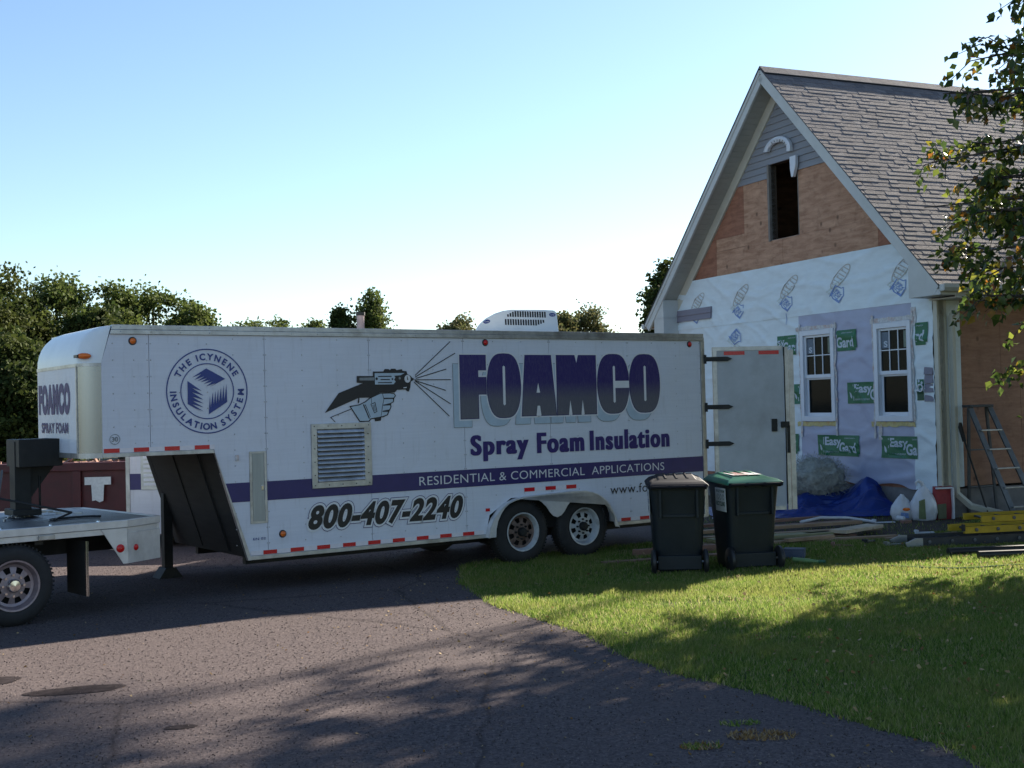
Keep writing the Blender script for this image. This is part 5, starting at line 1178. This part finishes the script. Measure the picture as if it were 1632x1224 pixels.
m_.build('sack_body', mat('red sack paper', (.26, .025, .03), .6, 0, .2, 8, bump_s=.3, bump_scale=12), t, smooth=True)
MB().prism([(-.16, .02), (-.02, .02), (-.02, .25), (-.16, .24)], P3, -.118, -.095).build('sack_label', mat('green brown sack label', (.10, .11, .06), .6, 0, .2, 12), t, bevel=.004)
MB().prism([(.10, .01), (.125, .01), (.125, .49), (.10, .49)], P3, -.115, -.06).prism([(-.15, .47), (.12, .47), (.12, .495), (-.15, .495)], P3, -.09, -.04).build('sack_edge', M['plas'], t)
def small(name, label, cat, mb, m, loc, rz=0, rx=0, sm=False):
    o = mb.build(name, M[m], None, smooth=sm, bevel=0 if sm else .002); o.location = loc; o.rotation_euler = (rx, 0, rz); return tag(o, label, cat)
small('foam_tray', 'white rectangular foam tray lying at the tarp edge', 'tray', MB().box(-.13, .13, -.08, .08, 0, .07), 'plas', (5.72, 20.4, .02), .1)
small('paper_cup', 'white paper cup tipped over in front of the bags', 'cup', MB().lathe([(.001, -.055), (.032, -.055), (.045, .055), (.040, .055), (.03, -.045)], (0, 0, 0), n=18), 'plas', (5.84, 19.35, .05), .7, 0, True)
small('plastic_scrap', 'flat white plastic scrap with an upturned corner on the dirt', 'scrap', MB().box(-.17, .17, -.05, .05, 0, .012).box(-.17, -.14, -.05, .05, .012, .06), 'plas', (5.52, 19.15, .01), .15)
small('wrapper', 'crumpled clear wrapper left of the paper cup', 'wrapper', MB().lathe([(.001, .05), (.05, .04), (.08, .01), (.09, 0)], (0, 0, 0), axis='z', n=7), 'galv', (5.30, 19.6, .0))
small('box_scrap', 'small pinkish cardboard scrap beside the plastic scrap', 'scrap', MB().box(-.07, .07, -.05, .05, 0, .05), 'woodp', (5.82, 19.05, .0), .4)
small('junction_box', 'blue-grey plastic box beside the right bin wheel', 'box', MB().box(-.12, .12, -.09, .09, 0, .13).box(-.10, .10, -.10, -.09, .03, .10), 'junk', (3.30, 15.15, 0), -.35)
t = thing('spray_nozzle', 'green watering wand lying in the grass right of the bins', 'hose nozzle', (3.30, 14.62, .03), -.55)
MB().tube([(-.14, 0, .02), (.02, 0, .015), (.16, 0, .01)], [.032, .028, .018], 12).build('grip', mat('pale green nozzle', (.16, .27, .10), .5, 0, .2, 20), t, smooth=True)
MB().tube([(.16, 0, .01), (.24, 0, .008)], [.022, .026], 12).build('nozzle_tip', M['hose'], t, smooth=True)
hp = [(3.6, 14.45, .02)]
for k in range(1, 26): u = k/25; hp.append((3.6 + 2.1*u, 14.45 - .55*sin(u*2.3) + .06*sin(u*9), .02))
tag(MB().tube(hp, .011, 6).build('garden_hose', M['hose'], None, smooth=True), 'thin dark green hose trailing through the shaded grass', 'hose')

# ------------------------------------------------------------------ ladders and pipes
def extladder(name, label, loc, rz, L_, w, rail_h, m, rungm, z0, lean=0.0, feet=True):
    t = thing(name, label, 'ladder', loc, rz)
    for y in (0, w):
        MB().box(0, L_, y-.016, y+.016, z0, z0+rail_h).box(0, L_, y-.028, y+.028, z0, z0+.008).box(0, L_, y-.028, y+.028, z0+rail_h-.008, z0+rail_h).build('rail', m, t)
    x = .16
    while x < L_ - .1:
        MB().tube([(x, -.02, z0+rail_h/2), (x, w+.02, z0+rail_h/2)], .017, 10).build('rung', rungm, t, smooth=True)
        for y in (-.03,): MB().lathe([(.001, y-.006), (.022, y-.004), (.024, y+.004)], (x, 0, z0+rail_h/2), n=12).build('rung_rivet', rungm, t)
        x += .305
    if feet:
        for y in (0, w): MB().prism([(-.15, z0-.0), (.06, z0+.0), (.06, z0+rail_h), (-.03, z0+rail_h), (-.17, z0+.05)], P3, y-.05, y-.02).build('foot', M['galv'], t)
    return t
gl = extladder('extension_ladder', 'long grey extension ladder lying on the grass under the yellow one', (5.0, 15.95, 0), .17, 4.6, .42, .105, M['laddark'], M['ladd'], .02)
MB().box(1.66, 1.80, -.034, -.028, .045, .10).build('warning_label', M['sticker'], gl); MB().box(2.0, 2.35, -.034, -.028, .04, .10).build('warning_label', M['ytape'], gl)
yl = extladder('extension_ladder', 'yellow fibreglass ladder lying on top of the grey ladder', (5.72, 16.30, 0), .20, 4.0, .38, .085, M['yellow'], M['ladd'], .13, feet=False)
y2 = extladder('extension_ladder', 'second yellow ladder section stacked on the first, set back to the right', (6.12, 16.78, 0), .22, 3.8, .42, .085, M['yellow'], M['ladd'], .22, feet=False)
for x in (0, ): MB().box(-.02, .0, -.03, .03, .16, .245).build('rail_cap', M['blackp'], yl)
for i, (x, y, lb) in enumerate(((5.10, 15.10, 'longer black pipe in the grass, nearest the grey ladder'), (5.32, 14.72, 'black pipe lying closest to the sunlit grass'))):
    o = MB().tube([(0, 0, 0), (3.2, 0, 0)], .045, 14).build('black_pipe', M['blackp'], None, smooth=True); o.location = (x, y, .05); o.rotation_euler = (0, 0, .13 - i*.02); tag(o, lb, 'pipe')
# step ladder folded out against the long wall
SL_ = thing('step_ladder', 'aluminium step ladder leaning on the plywood side wall', 'ladder', (7.02, 19.42, 0), radians(22))
A = lambda x, y, z: (x, y, z)
for a, b in (((.47, -.30, 0), (.02, .12, 1.72)), ((.95, -.30, 0), (.40, .12, 1.72))): MB().bar(a, b, .085, .03, (0, 1, .3)).build('front_rail', M['ladd'], SL_, bevel=.004)
for a, b in (((.22, .42, 0), (.04, .16, 1.70)), ((.78, .42, 0), (.38, .16, 1.70))): MB().bar(a, b, .05, .025, (0, 1, 0)).build('rear_rail', M['ladd'], SL_, bevel=.003)
for k in range(5):
    u = (k+.62)/5.9; p0 = Vector((.47, -.30, 0)).lerp(Vector((.02, .12, 1.72)), u); p1 = Vector((.95, -.30, 0)).lerp(Vector((.40, .12, 1.72)), u)
    MB().bar(p0, p1, .10, .022, (0, 0, 1)).build('step', M['galv'], SL_, bevel=.003)
    p0 = Vector((.22, .42, 0)).lerp(Vector((.04, .16, 1.70)), u); p1 = Vector((.78, .42, 0)).lerp(Vector((.38, .16, 1.70)), u)
    if k % 2: MB().bar(p0, p1, .02, .02).build('rear_brace', M['ladd'], SL_)
MB().box(-.02, .44, .06, .24, 1.70, 1.74).build('top_cap', M['laddark'], SL_, bevel=.006)
t = thing('pry_bar', 'long black pry bar leaning against the downspout corner', 'pry bar', (6.93, 19.62, 0), 0)
MB().tube([(.30, -.12, .03), (.0, .0, 1.20)], .014, 8).build('shaft', M['blacks'], t, smooth=True)
MB().tube([(.0, .0, 1.18), (-.05, .01, 1.40), (-.055, .0, 1.47)], [.03, .035, .022], 8).build('head', M['blacks'], t, smooth=True)

# ------------------------------------------------------------------ trees
def quads_mesh(name, P, A_, B_, m, parent=None, tri=False):
    """leaf faces at P with half axes A_, B_ (numpy)"""
    n = len(P)
    if tri: co = np.stack([P - A_, P + A_, P + B_], 1); k = 3
    else: co = np.stack([P - A_, P - B_*.9, P + A_, P + B_], 1); k = 4
    me = bpy.data.meshes.new(name); me.vertices.add(n*k); me.vertices.foreach_set('co', co.reshape(-1).astype(np.float32))
    me.loops.add(n*k); me.loops.foreach_set('vertex_index', np.arange(n*k, dtype=np.int32)); me.polygons.add(n)
    me.polygons.foreach_set('loop_start', np.arange(0, n*k, k, dtype=np.int32)); me.polygons.foreach_set('loop_total', np.full(n, k, dtype=np.int32))
    me.update(calc_edges=True); me.materials.append(m); return link(name, me, parent)
def unit(n): v = RNG.normal(size=(n, 3)); return v / np.linalg.norm(v, axis=1)[:, None]
LM = dict(
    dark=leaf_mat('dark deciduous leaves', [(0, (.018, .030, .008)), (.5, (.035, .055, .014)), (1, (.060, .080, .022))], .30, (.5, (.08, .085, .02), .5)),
    olive=leaf_mat('olive tree leaves', [(0, (.035, .058, .014)), (.5, (.070, .10, .024)), (1, (.12, .145, .042))], .35, (.6, (.10, .115, .03), .5)),  # paler olive mix than the dark leaves
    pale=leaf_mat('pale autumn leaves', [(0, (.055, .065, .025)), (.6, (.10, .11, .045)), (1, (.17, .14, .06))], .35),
    pear=leaf_mat('glossy pear leaves', [(0, (.030, .056, .014)), (.45, (.070, .11, .022)), (.76, (.16, .19, .03)), (.88, (.26, .21, .025)), (.95, (.32, .15, .02)), (1, (.15, .05, .02))], .52, None, .38))
def bg_tree(label, x, y, h, rx, kind_='dark', base=.6, clumps=110, per=150, leaf=.155, seed=1, cone=False, ry=None, trunk_h=1.5):
    rng = np.random.default_rng(seed); ry = ry or rx
    t = thing('tree', label, 'tree', (x, y, 0), 0, 'trees behind the trailer')
    pts = []
    while len(pts) < clumps:
        d = rng.normal(size=3); d /= np.linalg.norm(d); r = rng.uniform(.35, 1.0)**.45
        u = (d[2]*r + 1)/2; z = base + (h-base)*u
        wr = (1.05 - .75*u) if cone else 1.0
        lump = 1 + .16*noise.noise(Vector((d[0]*2.2+seed, d[1]*2.2, d[2]*2.2)))
        sc = (1 if cone else math.sqrt(max(0, 1 - 0*(2*u-1)**2)))
        pts.append((d[0]*r*rx*wr*lump*sc, d[1]*r*ry*wr*lump*sc, z*(.97+.05*rng.random())))
    pts = np.array(pts); cr = rng.uniform(.32, .62, clumps)*min(1.0, rx/2.0+.25)
    idx = np.repeat(np.arange(clumps), per); n = len(idx); off = rng.normal(size=(n, 3))*.52; off[:, 2] *= .75
    P = pts[idx] + off*cr[idx][:, None]; P[:, 2] = np.maximum(P[:, 2], .1)
    a = rng.normal(size=(n, 3)); a /= np.linalg.norm(a, axis=1)[:, None]; b = np.cross(a, rng.normal(size=(n, 3))); b /= np.linalg.norm(b, axis=1)[:, None]
    s = leaf*rng.uniform(.6, 1.3, n)[:, None]
    quads_mesh('crown', P, a*s*.5, b*s*.38, LM[kind_], t)
    q = MB().tube([(0, 0, -.05), (.05, .02, h*.3), (-.03, .05, h*.6), (0, 0, h*.86)], [.16*h/7, .12*h/7, .07*h/7, .02], 8)
    for k in range(9):
        e = pts[rng.integers(clumps)]; z0 = min(h*.75, max(.6, e[2]*.55)); q.tube([(0, .02, z0), tuple(e*np.array((.5, .5, 1)) + np.array((0, 0, -.1*e[2]))), tuple(e)], [.05, .035, .012], 5)
    q.build('trunk', M['bark'], t, smooth=True); return t
def pxtree(px, top, hw, Y, **k):
    """real position worked out from its direction, at Y metres from the camera"""
    hz = 647 - .0246*(px-816); x = (px-816)/2032.8*Y; h = 1.9 + (hz-top)/2032.8*Y; rx = hw/2032.8*Y
    return x, Y, h, rx
TL = [
 (-70, 428, 95, 44, 'dark', 'tall dark tree at the far left edge of the wood', {}),
 (20, 440, 62, 47, 'dark', 'dark leafy tree, second from the left edge', {}),
 (92, 432, 62, 49, 'olive', 'olive green tree with a lumpy top left of the trailer nose', {}),
 (150, 470, 42, 43, 'dark', 'darker tree filling the gap above the trailer nose', {}),
 (192, 453, 48, 51, 'olive', 'olive tree rising behind the trailer nose cap', {}),
 (247, 447, 66, 53, 'olive', 'broad rounded sunlit tree above the round emblem', {}),
 (312, 483, 42, 52, 'olive', 'lower shoulder tree sloping down right of the broad one', {}),
 (-10, 520, 80, 38, 'dark', 'low dark tree behind the dumpster', dict(base=.1)),
 (70, 560, 60, 38, 'dark', 'lowest dark bushy tree beside the trailer nose', dict(base=.1)),
 (395, 506, 42, 60, 'olive', 'small round treetop just right of the long tree line', {}),
 (445, 509, 40, 62, 'olive', 'second small round treetop above the trailer roof rail', {}),
 (500, 516, 30, 62, 'olive', 'tiny pale treetop left of the vent pipe', {}),
 (548, 486, 36, 56, 'dark', 'dark narrow evergreen right of the vent pipe', dict(cone=True, clumps=130)),
 (596, 466, 46, 57, 'olive', 'tall pointed green tree between vent pipe and air conditioner', dict(cone=True, clumps=130)),
 (728, 502, 32, 60, 'pale', 'sparse pale treetop left of the air conditioner', dict(clumps=110)),
 (895, 490, 32, 58, 'pale', 'thin pale tree right behind the air conditioner', dict(clumps=110)),
 (938, 492, 50, 60, 'pale', 'wider olive brown tree between air conditioner and house', dict(clumps=110)),
 (970, 512, 20, 60, 'pale', 'smallest treetop left of the house eave', dict(clumps=50)),
 (1058, 425, 30, 42, 'dark', 'tall dark tree hidden behind the left eave of the house', dict(clumps=120)),
 (-190, 440, 90, 46, 'dark', 'outermost tall tree beyond the left edge', {}),
]
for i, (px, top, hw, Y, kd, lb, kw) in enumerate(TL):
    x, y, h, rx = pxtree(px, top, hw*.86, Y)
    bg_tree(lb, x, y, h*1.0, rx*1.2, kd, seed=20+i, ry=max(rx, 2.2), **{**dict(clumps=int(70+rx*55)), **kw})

def near_tree(label, x, y, z0, zc, rx, rz, n_limb, seed, leaf=.085, per=11, lean=(0, 0), sub=13):
    rng = np.random.default_rng(seed); t = thing('tree', label, 'tree', (x, y, 0), 0)
    q = MB(); q.tube([(0, 0, -.05), (.03, .02, z0*.6), (lean[0]*.3, lean[1]*.3, z0+.6), (lean[0]*.6, lean[1]*.6, zc), (lean[0], lean[1], zc+rz*.8)], [.17, .14 if z0 < 10 else .08, .12 if z0 < 10 else .05, .07 if z0 < 10 else .04, .015], 10)
    P = []; D = []
    for i in range(n_limb):
        u = (i+.5)/n_limb; z = z0 + (zc + rz*.7 - z0)*u; a = i*2.399 + rng.uniform(-.3, .3)
        ex = math.sqrt(max(.05, 1 - ((z+.35-zc)/rz)**2)); L_ = rx*ex*rng.uniform(.8, 1.08)
        p0 = np.array([lean[0]*u*.6, lean[1]*u*.6, max(.9, z-.5)]); e = np.array([cos(a)*L_, sin(a)*L_, z+.25+rng.uniform(-.2, .3)])
        mid = p0*.5 + e*.5 + np.array([0, 0, .12*L_])
        q.tube([tuple(p0), tuple(mid), tuple(e)], [.05, .028, .006], 6)
        for j in range(sub):
            s = rng.uniform(.22, 1.0); b = (p0*(1-s)+mid*s*1.0) if s < .5 else None
            b = p0*(1-s)**2 + 2*mid*s*(1-s) + e*s*s
            d = rng.normal(size=3); d[2] = d[2]*.45 - .12; d += (e-p0)/np.linalg.norm(e-p0)*.7; d /= np.linalg.norm(d); tl = rng.uniform(.35, .85)*(1.15-.4*s)
            c = b + d*tl*.55 + np.array([0, 0, .05]); f = b + d*tl + np.array([0, 0, -.12])
            q.tube([tuple(b), tuple(c), tuple(f)], [.010, .006, .003], 4, cap=False)
            for k in range(per):
                s2 = rng.uniform(.15, 1.02); pp = b*(1-s2)**2 + 2*c*s2*(1-s2) + f*s2*s2
                P.append(pp + rng.normal(size=3)*.055); D.append(d)
    q.build('trunk', M['bark'], t, smooth=True, fix=False)
    P = np.array(P); n = len(P); D = np.array(D)
    ax = rng.normal(size=(n, 3))*.75 + np.array([0, 0, -.75]) + D*.3; ax /= np.linalg.norm(ax, axis=1)[:, None]
    w = np.cross(ax, rng.normal(size=(n, 3))); w /= np.linalg.norm(w, axis=1)[:, None]; nr = np.cross(ax, w)
    L_ = leaf*rng.uniform(.65, 1.25, n)[:, None]
    base = P; v0 = base; v1 = base + ax*L_*.38 + w*L_*.34 + nr*L_*.10; v2 = base + ax*L_*.38 - w*L_*.34 + nr*L_*.10; v3 = base + ax*L_*.42; v4 = base + ax*L_*1.0 + nr*L_*-.12; 
    co = np.stack([v0, v1, v3, v2, v4], 1)
    tri = np.array([[0, 2, 1], [0, 3, 2], [1, 2, 4], [2, 3, 4]]); F = (tri[None] + (np.arange(n)*5)[:, None, None]).reshape(-1)
    me = bpy.data.meshes.new('crown'); me.vertices.add(n*5); me.vertices.foreach_set('co', co.reshape(-1).astype(np.float32))
    me.loops.add(len(F)); me.loops.foreach_set('vertex_index', F.astype(np.int32)); m = len(F)//3; me.polygons.add(m)
    me.polygons.foreach_set('loop_start', np.arange(0, m*3, 3, dtype=np.int32)); me.polygons.foreach_set('loop_total', np.full(m, 3, dtype=np.int32)); me.update(calc_edges=True)
    me.materials.append(LM['pear']); link('crown', me, t); return t
near_tree('near pear tree with glossy green and orange leaves overhanging the right edge of the lawn', 8.7, 13.7, 1.3, 4.3, 3.95, 3.4, 140, 5, leaf=.108, per=20, sub=22)
near_tree('taller tree beside the long wall, casting its dappled shade over the driveway', 10.5, 18.2, 4.6, 8.3, 3.4, 3.2, 60, 8, leaf=.14, per=13, sub=17)

near_tree('very tall bare-stemmed tree added out of view behind the house to shade the driveway', 18.9, 32.8, 15.9, 19.4, 4.6, 3.5, 60, 31, leaf=.22, per=11, sub=15)  # unseen tree, added with a high crown to shade the near left asphalt

# ------------------------------------------------------------------ lawn
EY = np.array([p[1] for p in EDGE]); EX = np.array([p[0] for p in EDGE])
def edge_x(y): return np.interp(y, EY, EX)
DPN = np.array([(p[0], p[1]) for p in EDGE])
def blades(n, rng, reg, hmin, hmax, w, m, name, extra=None):
    x = rng.uniform(reg[0], reg[1], n*3); y = reg[2] + (reg[3]-reg[2])*rng.uniform(0, 1, n*3)**1.25
    ok = (x > edge_x(y) - .03 + .05*rng.normal(size=len(x))*.6) & (x < .46*y + 1.6)
    house = ((x-6.401)*(-sin(HB)) + (y-19.044)*cos(HB) > .35) & ((x-6.401)*cos(HB) + (y-19.044)*sin(HB) > .25)
    dirt = (y > 17.45 + .25*np.sin(x*2.3)) & (x < 6.6 + .3*np.sin(y*3))
    ok &= ~house & ~(dirt & (rng.random(len(x)) > .04))
    x, y = x[ok][:n], y[ok][:n]; n = len(x)
    pn = np.sin(x*1.7 + 1.1*np.sin(y*1.3)) * np.sin(y*2.1 + .8*np.sin(x*2.7)); bare = (np.abs(x-1.75) < .5) & (np.abs(y-12.0) < .16)
    keep = (rng.random(n) < np.where(bare, .35, .86 + .14*pn)); x, y, pn = x[keep], y[keep], pn[keep]; n = len(x)
    h = rng.uniform(hmin, hmax, n) * (1 + .25*pn) * (1 + .12*np.sin(x*9)*np.sin(y*7)); a = rng.uniform(0, 2*pi, n); ln = rng.uniform(.1, .9, n)*h
    P = np.stack([x, y, np.zeros(n)], 1); wd = w*rng.uniform(.6, 1.4, n)
    A_ = np.stack([np.cos(a)*wd/2, np.sin(a)*wd/2, np.zeros(n)], 1); a2 = rng.uniform(0, 2*pi, n)
    B_ = np.stack([np.cos(a2)*ln, np.sin(a2)*ln, h], 1)
    o = quads_mesh(name, P, A_, B_, m, tri=True); return kind(o, 'stuff')
GM = leaf_mat('lawn grass blades', [(0, (.075, .135, .024)), (.45, (.150, .235, .040)), (.76, (.25, .31, .075)), (.90, (.37, .34, .15)), (1, (.42, .35, .21))], .5, (.9, (.25, .26, .07), .5), .6)
rg_ = np.random.default_rng(11)
blades(330000, rg_, (-1.0, 10.5, 5.8, 13.2), .022, .058, .0085, GM, 'lawn_grass')
blades(190000, rg_, (-1.0, 14.0, 12.8, 21.5), .025, .060, .012, GM, 'shaded_grass')
# dead leaves and grass bits
def litter(name, n, reg, size, m, cond):
    rng = np.random.default_rng(len(name)); x = rng.uniform(reg[0], reg[1], n); y = rng.uniform(reg[2], reg[3], n); ok = cond(x, y); x, y = x[ok], y[ok]; n = len(x)
    z = np.full(n, .010) + np.where(x > edge_x(y), rng.uniform(.015, .05, n), 0)
    P = np.stack([x, y, z], 1); a = rng.uniform(0, 6.28, n); s = size*rng.uniform(.4, 1.3, n)
    A_ = np.stack([np.cos(a)*s/2, np.sin(a)*s/2, rng.normal(size=n)*s*.15], 1); B_ = np.stack([-np.sin(a)*s*.35, np.cos(a)*s*.35, rng.normal(size=n)*s*.2 + .002], 1)
    return kind(quads_mesh(name, P, A_, B_, m), 'stuff')
DL = leaf_mat('dead leaves', [(0, (.16, .08, .03)), (.4, (.24, .14, .05)), (.7, (.34, .24, .12)), (1, (.36, .28, .17))], .2)
litter('fallen_leaves', 7000, (-.5, 10, 6, 16.5), .032, DL, lambda x, y: (x > edge_x(y)) & (np.random.default_rng(2).random(len(x)) < np.clip((x-.5)/4.0, .08, 1)))
litter('driveway_litter', 3800, (-6, 2.6, 6, 14.5), .024, DL, lambda x, y: (x < edge_x(y)) & (np.random.default_rng(3).random(len(x)) < np.exp(-(edge_x(y)-x)/.9)*.9+.08))
# weeds growing through the driveway
def tuft(cx, cy, r, n, m, name):
    rng = np.random.default_rng(int(cx*100)); a = rng.uniform(0, 6.28, n); rr = r*np.sqrt(rng.random(n)); x = cx + rr*np.cos(a); y = cy + rr*np.sin(a)*.55
    h = rng.uniform(.008, .03, n); A_ = np.stack([rng.normal(size=n)*.004, rng.normal(size=n)*.002, np.zeros(n)], 1); B_ = np.stack([rng.normal(size=n)*.014, rng.normal(size=n)*.014, h], 1)
    return kind(quads_mesh(name, np.stack([x, y, np.full(n, .005)], 1), A_, B_, m, tri=True), 'stuff')
tuft(1.36, 7.22, .20, 420, DL, 'dry_weeds'); tuft(.99, 7.02, .12, 150, DL, 'driveway_weeds'); tuft(.99, 7.02, .11, 110, GM, 'driveway_weeds'); tuft(1.28, 7.5, .12, 110, GM, 'driveway_weeds')

# loose grit and exposed aggregate on the driveway
def grit(name, n, m, size, seed):
    rng = np.random.default_rng(seed); x = rng.uniform(-9, 2.6, n); y = 5.6 + 11.5*rng.random(n)**1.2; ok = (x < edge_x(y)) & (np.abs(x) < .45*y + .8); x, y = x[ok], y[ok]; n = len(x)
    a = rng.uniform(0, 6.28, n); s = size*rng.uniform(.5, 1.5, n)
    A_ = np.stack([np.cos(a)*s/2, np.sin(a)*s/2, np.zeros(n)], 1); a2 = a + rng.uniform(.9, 2.2, n); B_ = np.stack([np.cos(a2)*s*.6, np.sin(a2)*s*.6, s*rng.uniform(.2, .75, n)], 1)
    return kind(quads_mesh(name, np.stack([x, y, np.full(n, .0045)], 1), A_, B_, m, tri=True), 'stuff')
grit('pale_grit', 120000, mat('pale aggregate', (0.155, 0.128, 0.12), .9, 0, .35, 40, spec=.1), .0085, 4)
grit('dark_grit', 40000, mat('dark aggregate', (0.055, 0.045, 0.045), .9, 0, .3, 40, spec=.1), .010, 5)

# odds and ends of metal on the shaded grass between the lumber and the grey ladder
for i, (x, y, rz, lb, c) in enumerate(((4.75, 16.05, .4, 'galvanised metal scrap lying left of the grey ladder foot', 'galv'), (5.15, 16.75, -.2, 'thin bright metal strip on the dirt behind the ladder feet', 'galv'),
        (5.55, 17.35, .1, 'short white stick on the bare dirt before the bags', 'plas'), (4.55, 16.45, .9, 'dark offcut in the grass at the end of the lumber', 'blackp'), (4.1, 16.1, -.5, 'reddish splinter of wood in front of the pine stud', 'woodp'))):
    small('scrap_piece', lb, 'scrap', MB().box(-.13, .13, -.025, .025, 0, .02).box(-.13, -.09, -.025, .05, .02, .05), c, (x, y, .03), rz)
# tie-down chain on the truck deck
ch = MB()
for i in range(26):
    u = i/25; p = Vector((.25 + .9*u, 1.0 + .5*sin(u*2.4), .90 + .02*sin(u*12))); d = Vector((.9, 1.2*cos(u*2.4), 0)).normalized()*.026; ch.bar(p-d, p+d, .022 if i % 2 else .010, .010 if i % 2 else .022)
kind(ch.build('chain', M['galv'], TK), 'stuff')
for i in range(8): MB().lathe([(.001, .012), (.014, .010), (.016, 0)], (-2.4 + i*.46, .12, .887), axis='z', n=8).build('deck_bolt', M['chrome'], TK)

# dark damp stains on the driveway
STM = mat('damp oil stain', (0.034, 0.028, 0.029), .9, 0, .45, 14, bump_s=.3, bump_scale=40, spec=.03)
for cx, cy, ax_, ay_, rz in ((-3.07, 8.86, .34, .13, .30), (-3.95, 9.22, .34, .17, .15), (-2.05, 7.75, .10, .05, .3)):
    pts = []
    for k in range(48):
        a = 2*pi*k/48; f = 1 + .16*noise.noise(Vector((cos(a)*1.4+cx, sin(a)*1.4, cy))) + .05*noise.noise(Vector((cos(a)*5, sin(a)*5, cy)))
        u, v = ax_*f*cos(a), ay_*f*sin(a); pts.append((cx + u*cos(rz) - v*sin(rz), cy + u*sin(rz) + v*cos(rz)))
    sheet('oil_stain', pts, .0078, STM)
